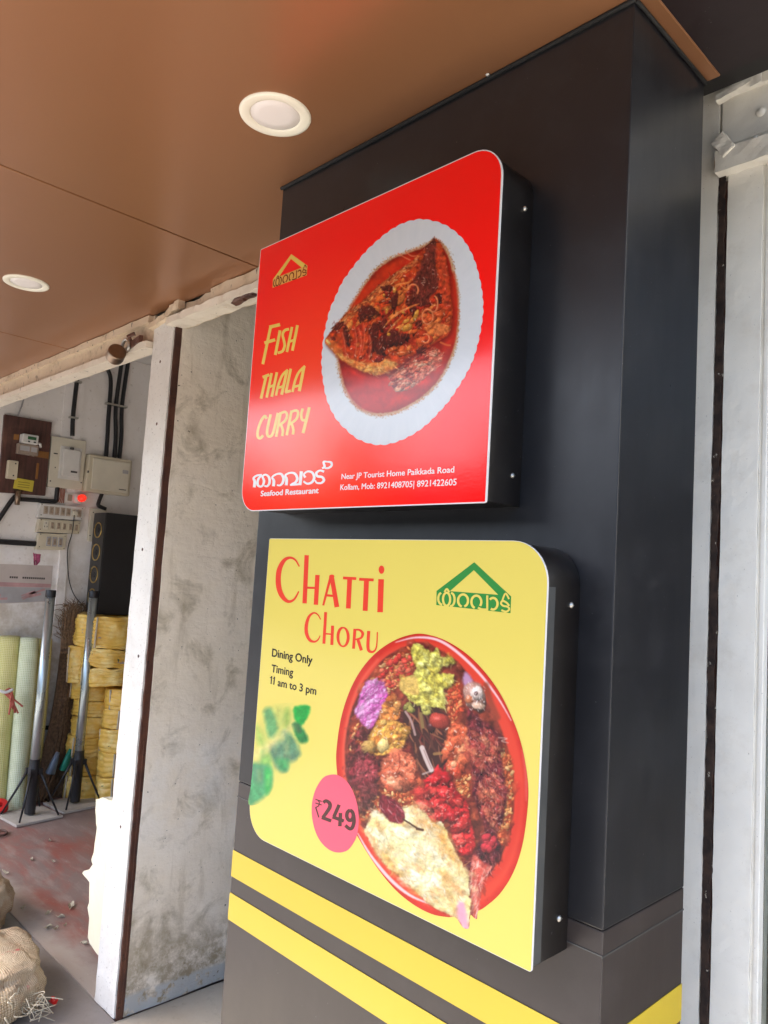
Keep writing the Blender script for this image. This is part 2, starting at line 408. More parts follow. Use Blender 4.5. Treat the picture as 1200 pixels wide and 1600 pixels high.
t = thing('street_building', 'pale plastered row of shops across the street', 'building', (0, -15, -.15))
MB().box(-40, 30, -19, -15, -.2, 4.3).build('wall', M_FACADE, t)
mb = MB()
for i in range(11): mb.box(-36 + i * 6, -33 + i * 6, -15.06, -15.003, -.1, 1.9)
mb.each('shutter', M_GREYP, t)
MB().box(-40.5, 30.5, -19.4, -14.3, 4.302, 4.5).build('roof', M_PAVE, t)
rt = random.Random(3)
for k, (x, y, h) in enumerate([(-14.5, -12.9, 5.6), (-9.4, -13.2, 4.9), (-5.2, -13.4, 4.4), (-21, -13, 5.8), (4, -13.3, 4.6)]):
    t = thing('street_tree', 'leafy street tree in front of the shops across the road', 'tree', (x, y, -.15), 'trees along the far kerb')
    MB().tube([(x, y, -.3), (x + .1, y, 1.2), (x - .05, y + .1, h * .55), (x + .1, y, h * .85)], [.16, .13, .1, .04]).build('trunk', M_BARK, t, True)
    v = []; f = []
    for c in range(46):
        ca, cr = rt.uniform(0, 6.28), rt.uniform(.1, 1.15) ; cx, cy, cz = x + cr * math.cos(ca), y + cr * math.sin(ca), rt.uniform(h * .5, h)
        for q in range(46):
            d = Vector((rt.gauss(0, .24), rt.gauss(0, .24), rt.gauss(0, .2))); a = Vector((rt.gauss(0, 1), rt.gauss(0, 1), rt.gauss(0, 1))).normalized() * .09; b = a.orthogonal().normalized() * .05
            p = Vector((cx, cy, cz)) + d; n = len(v); v += [p - a, p + b, p + a, p - b]; f.append((n, n + 1, n + 2, n + 3))
    mb = MB(); mb.add(v, f); mb.build('crown', M_LEAVES, t)

# rooms behind the shopfronts
t = thing('shop_wall', 'grimy white side wall of the neighbouring shop carrying the electric meters', 'wall', (-4.5, 2.4, 0))
MB().box(-4.6, -4.42, .262, 4.5, 0, 2.9).build('plaster', M_ROOM, t)
MB().box(-4.4199, -4.405, .93, .985, 1.1, 2.9).box(-4.4199, -4.413, .862, .93, 2.25, 2.9).each('wiring_chase', M_ROOM, t)
t = thing('back_wall', 'plain back wall at the rear of the shop rooms', 'wall', (-1, 4.55, 0)); MB().box(-4.6, 4, 4.502, 4.7, 0, 2.9).build('plaster', M_ROOM, t)
t = thing('light_block_roof', 'unseen roof slab added over the shop rooms to block sky light', 'roof', (-1, 2.5, 2.9)); MB().box(-8, 4, .32, 4.8, 2.902, 3.06).build('slab', M_WHITEP, t)  # unseen slab, added to keep light from above out of the rooms
t = thing('front_wall', 'plastered street wall left of the open shop', 'wall', (-6.3, .4, 0)); MB().box(-8, -4.602, .264, .42, 0.002, 2.9).build('plaster', M_FACADE, t)
t = thing('side_wall', 'plain side wall at the far right of the restaurant', 'wall', (4.1, 2, 0)); MB().box(4.002, 4.2, .264, 4.5, 0, 2.9).build('plaster', M_ROOM, t)
t = thing('inner_counter', 'pale wooden counter standing inside the restaurant behind the glass', 'counter', (.9, 1.4, 0))
MB().box(.15, 2.2, 1.2, 1.8, 0, 1.0).build('base', mat('counter_base', (.30, .20, .11), .4), t); MB().box(.1, 2.25, 1.15, 1.85, 1.002, 1.05).build('counter_top', M_WHITEP, t)

# the grey dividing wall between the two shops
t = thing('dividing_wall', 'stained grey plaster wall end between the open shop and the dark pillar', 'wall', (-1.93, .7, 0))
MB().box(-1.985, -1.873, .2915, 4.5, .004, 2.9).build('plaster', M_PLAS, t, sub=.07, rough=(.0035, .12))

# ------------------------------------------------------------------ canopy soffit
t = thing('canopy', 'copper brown metal panel canopy overhead with dark panel over the door', 'canopy', (-2, -.6, H_))
S1, S2 = -1.352, -2.79
for k, (a, b) in enumerate([(S1 + .003, .028), (S2 + .003, S1 - .003), (-4.235, S2 - .003), (-5.68, -4.241), (-7.9, -5.686)]):
    MB().box(a, b, -1.47, .2618, H_, H_ + .012).build('soffit_panel', M_SOF, t, bevel=.0015, seg=1)
MB().box(.0285, .42, -1.47, .2618, H_ + .002, H_ + .014).build('soffit_panel', M_CEIL, t, label='dark brown ceiling panel')
MB().box(-8, .42, -1.47, .32, H_ + .016, 2.95).build('light_block_box', M_BLACK, t)  # unseen solid box added above the soffit panels to block light
MB().box(-8, .42, -1.5, -1.472, H_ - .02, 3.1).build('fascia', M_SOF, t)

def downlight(x, y, label):
    t = thing('downlight', label, 'ceiling light', (x, y, H_), 'round ceiling downlights')
    o = MB().lathe([(.050, -.0012), (.051, -.003), (.053, -.0042), (.067, -.0048), (.0714, -.0038), (.0725, -.0006), (.0725, .001)], (x, y, H_), n=64).build('bezel', M_BEZEL, t, True)
    MB().lathe([(.0001, -.0020), (.03, -.0020), (.0502, -.0014), (.0502, .001)], (x, y, H_), n=64).build('diffuser', M_DIFF, t, True)
    return t
dl = downlight(-.68, -.188, 'round ivory downlight close to the top of the dark pillar')
dup(dl, (-1.428, .015, 0), 'round ivory downlight far left near the shop beam')

# ------------------------------------------------------------------ the clad pillar
t = thing('pillar', 'dark brown metal clad pillar with yellow stripes carrying both signs', 'pillar', (-W_ / 2, D_ / 2, 0))
ZS = 1.0272
MB().box(-W_, 0, 0, D_, ZS + .0006, H_ - .001).build('upper_cladding', M_ACP, t, bevel=.0022, seg=2)
MB().box(-W_, 0, 0.0004, D_, -.02, ZS - .0006).build('lower_cladding', M_ACPL, t, bevel=.0022, seg=2)
o = MB().tube([(-W_ - .002, -.003, H_ - .003), (-W_ * .6, -.0035, H_ - .004), (-.3, -.003, H_ - .0035), (.003, -.003, H_ - .003)], [.004, .0045, .0038, .0042], 8).build('sealant', M_SEAL, t, True)
o = MB().tube([(.004, 0, H_ - .004), (.004, D_, H_ - .004)], .0035, 8).build('sealant', M_SEAL, t, True)
MB().box(-W_, .0006, -.0007, .0003, ZS - .034, ZS - .0325).box(-.0003, .0007, 0, D_, ZS - .036, ZS - .0335).each('seam', M_LIP, t)
for z0, z1 in ((.8218, .8778), (.7297, .7868)):
    MB().box(-W_ + .0005, .0012, -.0012, -.0002, z0, z1).build('stripe', M_STRIPE, t)
    MB().box(.0002, .0013, .0003, D_ - .001, z0, z1).build('stripe', M_STRIPE, t)
mb = MB()
for x in (-.28,): mb.lathe([(.0001, .003), (.003, .002), (.0042, 0)], (x, -.008, H_ - .001), (0, 0, -1), 12)
mb.each('screw', M_METAL, t, True)

# ------------------------------------------------------------------ beam, post, guide rail, lock
t = thing('shop_beam', 'stained cream beam over the shop opening, tight under the canopy', 'beam', (-3, .3, 2.3))
MB().box(-7.9, -2.032, .2622, .31, 2.3, H_ - .002).build('fascia_board', M_BEAM, t, sub=.06, rough=(.004, .06))
MB().box(-7.9, -2.034, .236, .30, 2.293, 2.318).build('ledge', M_LEDGE, t, sub=.05, rough=(.003, .05))
MB().box(-7.9, -2.05, .245, .2621, 2.39, H_ - .002).build('top_moulding', M_BEAM, t, sub=.06, rough=(.003, .06))
t = thing('entry_beam', 'chipped cream beam between the white post and the pillar', 'beam', (-1.4, .3, 2.35))
MB().box(-1.882, -.6, .2632, .31, 2.35, H_ - .002).build('fascia_board', M_BEAM, t, sub=.05, rough=(.007, .05))
MB().box(-1.89, -.6, .232, .30, 2.3455, 2.372).build('ledge', M_LEDGE, t, sub=.04, rough=(.004, .04))
MB().box(-1.62, -.6, .243, .2631, 2.378, H_ - .002).build('top_moulding', M_BEAM, t, sub=.04, rough=(.006, .05))
MB().obox((-1.86, .245, 2.398), (.05, 0, .008), (0, .012, 0), (0, 0, .013)).build('broken_chunk', M_BEAM, t, sub=.02, rough=(.008, .03))
MB().obox((-1.42, .25, 2.343), (.05, .003, .003), (0, .01, 0), (.01, 0, .006)).build('rust_flake', M_RUST, t, sub=.02, rough=(.005, .03))

t = thing('door_post', 'tall white painted post at the edge of the open shop', 'post', (-1.956, .263, 0))
MB().box(-2.029, -1.8832, .2602, .2662, .004, 2.372).build('face_board', M_POST, t, sub=.035, rough=(.0016, .05))
MB().box(-2.027, -1.90, .2665, .2905, .002, 2.372).build('core', M_POST, t)
MB().obox((-1.955, .258, 2.385), (.085, 0, .012), (0, .014, 0), (0, 0, .012)).build('cap_strip', M_BEAM, t, sub=.03, rough=(.004, .03))
mb = MB()
for x, z in ((-1.96, 2.23), (-1.945, 2.0), (-1.97, 1.55), (-1.93, 1.18), (-1.95, .6)): mb.lathe([(.0001, .002), (.004, .001), (.006, 0)], (x, .2596, z), (0, -1, 0), 8)
mb.each('nail', M_RUST, t)
t = thing('guide_rail', 'rusty brown shutter guide rail beside the white post', 'rail', (-1.885, .28, 0))
MB().box(-1.8995, -1.8765, .2668, .2912, -.002, 2.36).build('channel', M_RUST, t, sub=.05, rough=(.0014, .05)); MB().box(-1.8764, -1.8735, .2785, .2845, .0, .9).build('lip', M_RUST, t, bevel=.001)

t = thing('padlock', 'round steel padlock hanging from the beam by the white post', 'padlock', (-2.2, .2, 2.28))
ax = Vector((.9, -.25, .25)).normalized()
auto_smooth(MB().lathe([(.0001, -.024), (.031, -.024), (.0335, -.021), (.0335, .021), (.031, .024), (.0001, .024)], (-2.2, .2, 2.283), (.93, -.2, .3), 32).build('body', M_BRASS, t))
MB().tube([(-2.18 + .0 + .03 * math.sin(a), .225, 2.315 + .03 * math.cos(a)) for a in np.linspace(-2.2, 2.2, 14)], .0065, 8).build('shackle', M_METAL, t, True)
MB().obox((-2.125, .236, 2.325), (.042, 0, .008), (0, .007, 0), (0, 0, .012)).tube([(-2.16, .24, 2.33), (-2.15, .22, 2.35), (-2.13, .235, 2.36)], .008).build('hasp', M_RUST, t, sub=.02, rough=(.004, .03))

t = thing('foam_sheet', 'torn cream foam sheet sticking out behind the white post', 'foam sheet', (-2.1, .31, .1))
P = [(-2.0, 0.655), (-2.182, 0.635), (-2.2366, 0.617), (-2.2278, 0.58), (-2.2093, 0.52), (-2.2137, 0.43), (-2.2278, 0.405), (-2.2154, 0.385), (-2.2366, 0.362), (-2.2806, 0.345), (-2.2894, 0.332), (-2.2612, 0.326), (-2.2225, 0.322), (-2.2137, 0.28), (-2.2172, 0.235), (-2.2014, 0.205), (-2.1978, 0.14), (-2.1732, 0.122), (-2.1503, 0.118), (-2.0, 0.1)]
MB().prism(P, .297, .325).build('sheet', M_FOAM, t, sub=.02, rough=(.004, .03))

# ------------------------------------------------------------------ white door front right of the pillar
t = thing('white_door_frame', 'white painted wooden door frame right of the dark pillar', 'door frame', (.25, .52, 0))
MB().box(-.112, -.0692, .498, .55, 0, 2.574).build('jamb', M_JAMB, t, sub=.035, rough=(.0014, .06))
MB().box(-.0691, -.0502, .518, .55, 0, 2.41).build('gap_back', M_RUST, t)
rg = random.Random(6); zz = list(np.arange(0, 2.40, .006)); jl = jr = 0.; Lp = []; Rp = []
for q in zz:
    jl = .8 * jl + rg.gauss(0, .0004); jr = .7 * jr + rg.gauss(0, .0009) + (rg.random() < .05) * rg.uniform(-.0025, .0025); Lp.append((-.0672 + jl, q)); Rp.append((-.0528 + jr, q))
MB().prism(Lp + Rp[::-1], .4972, .4995).build('rust_line', M_CRACK, t)
MB().box(-.0500, .0185, .5005, .55, 0, 2.395).build('stile', M_JAMB, t, sub=.03, rough=(.0012, .05))
MB().box(.0186, .0240, .5062, .55, 0, 2.39).build('groove', M_JAMB, t); MB().box(.0241, .0340, .5015, .55, 0, 2.39).build('bead', M_JAMB, t, bevel=.002)
MB().box(.62, .70, .5008, .55, 0, 2.39).build('stile', M_JAMB, t, bevel=.003); MB().box(.0342, .6198, .502, .548, 0, .42).build('kick_panel', M_JAMB, t)
MB().box(-.064, 1.5, .500, .55, 2.412, 2.562).build('lintel', M_JAMB, t, sub=.03, rough=(.0012, .02))
MB().box(-.064, 1.5, .4985, .4995, 2.432, 2.448).build('board_joint', M_JAMB, t, sub=.03, rough=(.0012, .02))
MB().box(-.066, 1.5, .472, .55, 2.366, 2.411).build('ledge', M_JAMB, t, sub=.025, rough=(.0022, .025))
MB().box(-.066, 1.5, .488, .55, 2.534, 2.556).box(-.066, 1.5, .474, .55, 2.562, 2.606).each('cornice', M_JAMB, t, sub=.04, rough=(.0012, .05))
MB().obox((-.050, .478, 2.420), (.013, 0, -.020), (0, .010, 0), (.012, 0, .009)).build('plaster_lump', M_JAMB, t, sub=.008, rough=(.0022, .02), bevel=.003)
MB().obox((-.062, .484, 2.39), (.006, 0, 0), (0, .010, 0), (0, 0, .018)).build('plaster_lump', M_BEAM, t, sub=.008, rough=(.003, .02))
MB().obox((-.030, .476, 2.532), (.036, 0, .007), (0, .008, 0), (0, 0, .007)).obox((.012, .472, 2.538), (.010, 0, .002), (0, .003, 0), (0, 0, .016)).each('peeling_strip', M_JAMB, t, sub=.008, rough=(.0018, .02))
mb = MB()
for x, z, r in ((.012, 2.478, .010), (.002, 2.425, .007)): mb.lathe([(.0001, .006), (r * .7, .005), (r, 0)], (x, .4995, z), (0, -1, 0), 16)
mb.each('bolt_head', M_JAMB, t, True)
MB().box(.0343, .6196, .522, .526, .4202, 2.39).build('pane', M_GLASS, t)
MB().box(.7002, 3.99, .502, .58, 0, 2.6).build('panel', M_JAMB, t)
MB().box(-.05, 3.99, .5502, .60, 2.392, 2.9).build('upper_wall', M_ROOM, t)
# ------------------------------------------------------------------ printed food pictures
# The two sign faces carry printed photographs of food.  They are painted here with a small
# brush engine (polygons, blobs, strokes, value noise) and stored as the print's own colours.
def _h(i, j, s):
    v = np.sin(i * 127.1 + j * 311.7 + s * 74.7) * 43758.5453
    return v - np.floor(v)

def vnoise(x, y, s=0):
    i = np.floor(x); j = np.floor(y); fx = x - i; fy = y - j
    fx = fx * fx * (3 - 2 * fx); fy = fy * fy * (3 - 2 * fy)
    a = _h(i, j, s) * (1 - fx) + _h(i + 1, j, s) * fx
    b = _h(i, j + 1, s) * (1 - fx) + _h(i + 1, j + 1, s) * fx
    return a * (1 - fy) + b * fy

def fbm(x, y, s=0, o=4):
    t = 0; a = .5; n = 0
    for k in range(o):
        t = t + a * vnoise(x * 2 ** k, y * 2 ** k, s + k * 17); n += a; a *= .55
    return t / n * 2 - 1

def smooth_closed(P, n=8):
    P = np.asarray(P, float); N = len(P); out = []
    for i in range(N):
        a, b, c, d = P[i - 1], P[i], P[(i + 1) % N], P[(i + 2) % N]
        for t in np.arange(n) / n:
            out.append(.5 * (2 * b + (c - a) * t + (2 * a - 5 * b + 4 * c - d) * t * t + (3 * b - a - 3 * c + d) * t ** 3))
    return np.array(out)

def smooth_open(P, n=8):
    P = np.asarray(P, float); N = len(P)
    if N < 3: return P
    out = []
    for i in range(N - 1):
        a = P[max(i - 1, 0)]; b = P[i]; c = P[i + 1]; d = P[min(i + 2, N - 1)]
        for t in np.arange(n) / n:
            out.append(.5 * (2 * b + (c - a) * t + (2 * a - 5 * b + 4 * c - d) * t * t + (3 * b - a - 3 * c + d) * t ** 3))
    out.append(P[-1]); return np.array(out)

class Art:
    def __init__(s, W, H, k, bg, seed=1):
        s.k = k; s.a = np.empty((int(H * k), int(W * k), 3)); s.a[:] = np.array(bg) / 255.
        s.r = np.random.RandomState(seed)
    def _win(s, P, m):
        x0, y0 = np.floor(P.min(0) - m).astype(int); x1, y1 = np.ceil(P.max(0) + m).astype(int) + 1
        x0 = max(x0, 0); y0 = max(y0, 0); x1 = min(x1, s.a.shape[1]); y1 = min(y1, s.a.shape[0])
        if x1 <= x0 or y1 <= y0: return None
        yy, xx = np.mgrid[y0:y1, x0:x1]
        return xx + .5, yy + .5, (slice(y0, y1), slice(x0, x1))
    def _put(s, sl, m, col):
        m = np.clip(m, 0, 1)[..., None]
        s.a[sl] = s.a[sl] * (1 - m) + np.clip(col, 0, 1) * m
    @staticmethod
    def _segd(xx, yy, A, B):
        d = B - A; l = max(d @ d, 1e-9)
        t = np.clip(((xx - A[0]) * d[0] + (yy - A[1]) * d[1]) / l, 0, 1)
        return np.hypot(xx - A[0] - t * d[0], yy - A[1] - t * d[1])
    def poly(s, P, col, f=1.5, al=1, wob=0, ws=12, tex=0, ts=10, sm=True, tint=None, edge=0, ew=10):
        P = np.asarray(P, float) * s.k
        if sm: P = smooth_closed(P, 5)
        w = s._win(P, f + wob * s.k + 1)
        if w is None: return
        xx, yy, sl = w; dm = np.full(xx.shape, 1e9); ins = np.zeros(xx.shape, bool)
        for i in range(len(P)):
            A, B = P[i - 1], P[i]
            dm = np.minimum(dm, s._segd(xx, yy, A, B))
            if A[1] != B[1]:
                c = (A[1] > yy) != (B[1] > yy)
                ins ^= c & (xx < (B[0] - A[0]) * (yy - A[1]) / (B[1] - A[1]) + A[0])
        sd = np.where(ins, -dm, dm); sk = ws * s.k; q = s.r.randint(1000)
        if wob: sd = sd + wob * s.k * fbm(xx / sk, yy / sk, q)
        m = np.clip(.5 - sd / (2 * f), 0, 1) * al
        C = np.zeros(xx.shape + (3,)) + np.array(col) / 255.
        if tint is not None:
            n = np.clip(fbm(xx / (ts * 2.2 * s.k), yy / (ts * 2.2 * s.k), q + 5) * 1.6 + .4, 0, 1)[..., None]
            C = C * (1 - n) + np.array(tint) / 255. * n
        if tex: C = C * (1 + tex * fbm(xx / (ts * s.k), yy / (ts * s.k), q + 9)[..., None] * 1.5)
        if edge: C = C * (1 - edge * np.exp(np.minimum(sd, 0) / (ew * s.k)))[..., None]
        s._put(sl, m, C)
    def stroke(s, P, w, col, al=1, f=1., sm=True, taper=False):
        P = np.asarray(P, float) * s.k
        if sm and len(P) > 2: P = smooth_open(P, 5)
        W = s._win(P, w * s.k + f + 1)
        if W is None: return
        xx, yy, sl = W; sd = np.full(xx.shape, 1e9); n = len(P) - 1
        for i in range(n):
            r = w * s.k / 2
            if taper: r *= .25 + .75 * math.sin(math.pi * (i + .5) / n)
            sd = np.minimum(sd, s._segd(xx, yy, P[i], P[i + 1]) - r)
        s._put(sl, np.clip(.5 - sd / (2 * f), 0, 1) * al, np.array(col) / 255.)
    def blob(s, cx, cy, rx, ry, rot, col, sh=.45, hi=0, al=1, f=.16, rough=.12):
        c, q = math.cos(rot), math.sin(rot); R = max(rx, ry) * 1.3
        W = s._win(np.array([[cx - R, cy - R], [cx + R, cy + R]]) * s.k, 1)
        if W is None: return
        xx, yy, sl = W; dx = xx / s.k - cx; dy = yy / s.k - cy
        u = (dx * c + dy * q) / rx; v = (-dx * q + dy * c) / ry; z = s.r.randint(1000)
        d = np.hypot(u, v) + rough * fbm(u * 1.7 + z, v * 1.7, z, 3) * 2
        m = np.clip((1 - d) / f + .5, 0, 1) * al
        lx = (-dx * .5 - dy * .85) / max(rx, ry)
        L = 1 + sh * lx - sh * .7 * np.clip(d, 0, 1) ** 3
        L = L * (1 + .25 * fbm(dx / 5, dy / 5, z, 3))
        C = np.array(col) / 255. * L[..., None]
        if hi:
            g = np.exp(-(((dx + .3 * rx) / (.28 * rx)) ** 2 + ((dy + .4 * ry) / (.2 * ry)) ** 2)) * hi
            C = C + g[..., None]
        s._put(sl, m, C)
    def inside(s, P, x, y):
        P = np.asarray(P, float); ins = False
        for i in range(len(P)):
            A, B = P[i - 1], P[i]
            if (A[1] > y) != (B[1] > y) and x < (B[0] - A[0]) * (y - A[1]) / (B[1] - A[1]) + A[0]: ins = not ins
        return ins
    def pts(s, P, n):
        P = np.asarray(P, float); lo, hi = P.min(0), P.max(0); out = []
        for _ in range(n * 12):
            q = lo + s.r.rand(2) * (hi - lo)
            if s.inside(P, *q): out.append(q)
            if len(out) >= n: break
        return out
    def pick(s, pal):
        c = np.array(pal[s.r.randint(len(pal))], float)
        return np.clip(c * s.r.uniform(.82, 1.15), 0, 255)
    def lumps(s, P, n, r, pal, asp=.6, rot=None, sh=.5, hi=.15, al=1, f=.16, rough=.12):
        for x, y in s.pts(P, n):
            a = s.r.uniform(0, 3.14) if rot is None else rot + s.r.normal(0, .3)
            R = r * s.r.uniform(.6, 1.35)
            s.blob(x, y, R, R * asp * s.r.uniform(.8, 1.2), a, s.pick(pal), sh, hi * (s.r.rand() < .5), al, f, rough)
    def fibres(s, P, n, L, w, pal, rot, spread=.4, al=.7, curl=.5):
        for x, y in s.pts(P, n):
            a = rot + s.r.normal(0, spread); l = L * s.r.uniform(.4, 1.3); b = a + s.r.normal(0, curl)
            p0 = np.array([x, y]); p1 = p0 + np.array([math.cos(a), math.sin(a)]) * l / 2
            p2 = p1 + np.array([math.cos(b), math.sin(b)]) * l / 2
            s.stroke([p0, p1, p2], w * s.r.uniform(.5, 1.3), s.pick(pal), al * s.r.uniform(.5, 1), .8, True, True)
    def relief(s, P, sc, st, f=4, sm=True):
        # creases and folds of the food in the photograph: noise lit from the upper left
        P = np.asarray(P, float) * s.k
        if sm: P = smooth_closed(P, 5)
        w = s._win(P, f)
        if w is None: return
        xx, yy, sl = w; dm = np.full(xx.shape, 1e9); ins = np.zeros(xx.shape, bool)
        for i in range(len(P)):
            A, B = P[i - 1], P[i]
            dm = np.minimum(dm, s._segd(xx, yy, A, B))
            if A[1] != B[1]:
                c = (A[1] > yy) != (B[1] > yy)
                ins ^= c & (xx < (B[0] - A[0]) * (yy - A[1]) / (B[1] - A[1]) + A[0])
        m = np.clip(.5 - np.where(ins, -dm, dm) / (2 * f), 0, 1)
        q = s.r.randint(1000); k = 1. / (sc * s.k)
        wx = xx * k + .5 * fbm(xx * k * .7, yy * k * .7, q + 3); wy = yy * k + .5 * fbm(xx * k * .7, yy * k * .7, q + 7)
        h = lambda x, y: 1 - np.abs(fbm(x, y, q, 5)) * 1.6
        L = 1 + .40 * st * (h(wx + .12, wy + .2) - h(wx - .12, wy - .2)) * -1.6
        L = 1 + (np.clip(L, .35, 1.5) - 1) * m
        s.a[sl] = np.clip(s.a[sl] * L[..., None], 0, 1)
    def specks(s, P, n, w, col, al=.9):
        for x, y in s.pts(P, n):
            a = s.r.uniform(0, 3.14); l = w * s.r.uniform(.6, 2.2)
            s.stroke([(x, y), (x + math.cos(a) * l, y + math.sin(a) * l)], w * s.r.uniform(.4, 1), col, al * s.r.uniform(.4, 1), .8, False)
    def soften(s, w=.5):
        # halftone bleed of the printed photograph
        p = np.pad(s.a, ((1, 1), (1, 1), (0, 0)), 'edge')
        b = sum(p[i:i + s.a.shape[0], j:j + s.a.shape[1]] for i in range(3) for j in range(3)) / 9.
        s.a = s.a * (1 - w) + b * w; return s
    def linear(s, x, y):
        x = np.clip(np.asarray(x) * s.k - .5, 0, s.a.shape[1] - 1.001); y = np.clip(np.asarray(y) * s.k - .5, 0, s.a.shape[0] - 1.001)
        i = x.astype(int); j = y.astype(int); fx = (x - i)[:, None]; fy = (y - j)[:, None]
        c = (s.a[j, i] * (1 - fx) + s.a[j, i + 1] * fx) * (1 - fy) + (s.a[j + 1, i] * (1 - fx) + s.a[j + 1, i + 1] * fx) * fy
        return np.where(c <= .04045, c / 12.92, ((c + .055) / 1.055) ** 2.4)

PLATE = [(720,12),(640,20),(560,48),(480,95),(400,160),(330,225),(265,300),(200,385),(150,460),(105,560),(70,640),(45,740),(25,840),(15,950),(12,1020),(22,1130),(45,1250),(85,1350),(130,1420),(180,1470),(250,1530),(340,1568),(430,1580),(530,1560),(640,1510),(740,1440),(830,1350),(900,1270),(960,1180),(1010,1100),(1060,1000),(1095,890),(1120,770),(1135,650),(1130,530),(1110,420),(1080,310),(1040,220),(985,140),(910,75),(830,35)]

def paint_curry():
    a = Art(1156, 1600, .5, (222, 228, 234), 4)
    # ribs moulded into the plate rim
    C = np.array([570., 800.]); PP = np.array(PLATE, float)
    for i in range(60):
        q = smooth_closed(PLATE, 4)[int(i * len(PLATE) * 4 / 60)]
        d = C - q; a.stroke([q + d * .01, q + d * .16], 9, (212, 219, 228) if i % 2 else (234, 238, 243), .4, 5, False)
    pool = [(640,222),(520,265),(440,312),(370,375),(310,455),(255,545),(195,640),(125,745),(100,860),(118,1000),(140,1100),(170,1200),(220,1285),(300,1350),(400,1380),(520,1366),(640,1310),(760,1222),(840,1130),(900,1020),(945,900),(966,760),(970,620),(960,480),(932,350),(905,260),(862,188),(800,152),(720,190)]
    a.poly(pool, (205, 150, 105), 3, .9, 14, 9)
    sp = smooth_closed(pool, 8)
    for i in range(700):
        p = sp[a.r.randint(len(sp))] + a.r.normal(0, 7, 2)
        a.blob(p[0], p[1], a.r.uniform(2, 5.5), a.r.uniform(2, 4), a.r.uniform(0, 3), a.pick([(190,110,50),(150,90,45),(214,160,90),(150,120,70),(205,90,40)]), .2, 0, .6, .6)
    inner = np.array(pool, float); ctr = inner.mean(0); inner = ctr + (inner - ctr) * .965
    a.poly(inner, (206, 34, 14), 3, 1, 5, 20, .22, 60, tint=(182, 22, 10), edge=.25, ew=30)
    a.poly([(225,600),(330,470),(450,345),(560,290),(660,250),(560,330),(430,440),(330,560),(250,640)], (214,48,14), 8, .75, 6, 20, .15, 30)
    a.poly([(930,380),(955,520),(960,700),(930,880),(915,760),(920,560)], (196,36,16), 6, .8, 4)
    a.poly([(150,1050),(260,1100),(420,1130),(540,1170),(480,1320),(330,1340),(220,1260)], (196,30,22), 10, .7, 6, 30, .15, 40)
    a.fibres(inner, 260, 26, 5, [(214,60,20),(140,12,8),(230,90,40)], -.9, .8, .35)
    # meat below the head
    low = [(480,1075),(560,1010),(690,940),(800,900),(850,960),(820,1040),(720,1120),(640,1180),(540,1210),(490,1160)]
    a.poly(low, (196, 84, 62), 4, .85, 14, 20, .3, 16, tint=(226, 138, 104))
    a.lumps(low, 60, 24, [(222,140,110),(206,90,60),(170,46,34),(236,170,130)], .5, -.5)
    a.fibres(low, 160, 36, 6, [(240,190,150),(150,30,24),(220,120,90)], -.6, .5, .7)
    for q in ([(545,250),(580,272),(628,296)], [(600,240),(640,268),(700,262)]): a.stroke(q, 8, (236,120,80), .9, 1.5)
    # the fish
    fish = [(36,862),(60,815),(95,765),(150,700),(205,645),(300,575),(400,480),(500,400),(600,330),(680,262),(735,206),(795,150),(832,172),(868,255),(890,350),(905,500),(922,640),(912,770),(880,828),(800,872),(720,925),(620,975),(560,1035),(480,1075),(400,1097),(300,1072),(200,1022),(120,960),(70,910)]
    sh = np.array(fish, float) + np.array([10, 16]); a.poly(sh, (95, 8, 6), 9, .8)
    a.poly(fish, (196, 62, 22), 2, 1, 8, 14, .32, 22, tint=(168, 36, 18), edge=.2, ew=16)
    back = [(100,765),(205,650),(300,580),(400,485),(500,405),(600,335),(690,262),(640,350),(540,430),(450,500),(380,570),(280,650),(200,720),(130,780)]
    a.poly(back, (206,108,50), 4, .9, 10, 14, .4, 14, tint=(150,52,24))
    a.fibres(back, 160, 44, 7, [(226,140,74),(120,40,20),(236,100,44),(240,170,100)], -.72, .25, .75)
    belly = [(40,865),(120,960),(200,1020),(300,1070),(400,1094),(470,1072),(540,1020),(470,985),(400,1000),(320,1010),(220,985),(130,925),(75,860)]
    a.poly(belly, (232,160,74), 4, .95, 8, 14, .25, 16, tint=(214,112,46))
    a.fibres(belly, 90, 40, 6, [(250,206,130),(190,84,34),(240,180,100)], .35, .25, .7)
    mid = [(190,760),(300,640),(420,530),(560,440),(660,400),(740,560),(800,640),(860,800),(760,860),(620,930),(480,980),(340,990),(230,940)]
    a.lumps(mid, 120, 38, [(208,60,24),(186,36,18),(224,92,36),(150,30,20),(236,120,50)], .45, -.8, .55, .2)
    a.lumps([(700,640),(880,560),(905,760),(800,860),(690,880)], 50, 34, [(222,84,36),(236,112,50),(200,56,26)], .6, -.5, .4, .15)
    dark = [(796,155),(812,230),(806,330),(826,420),(815,500),(770,548),(758,600),(700,616),(645,585),(650,500),(652,430),(690,360),(712,290),(740,215)]
    a.poly(dark, (82, 26, 22), 3, 1, 14, 16, .3, 14, tint=(112, 38, 30))
    a.fibres(dark, 130, 52, 6, [(58,14,14),(130,56,44),(150,66,50),(96,30,24)], -1.2, .4, .65)
    a.poly([(800,210),(850,240),(880,350),(896,520),(900,640),(850,600),(826,480),(822,330)], (206,72,36), 5, .85, 8, 14, .28, 14, tint=(176,44,26))
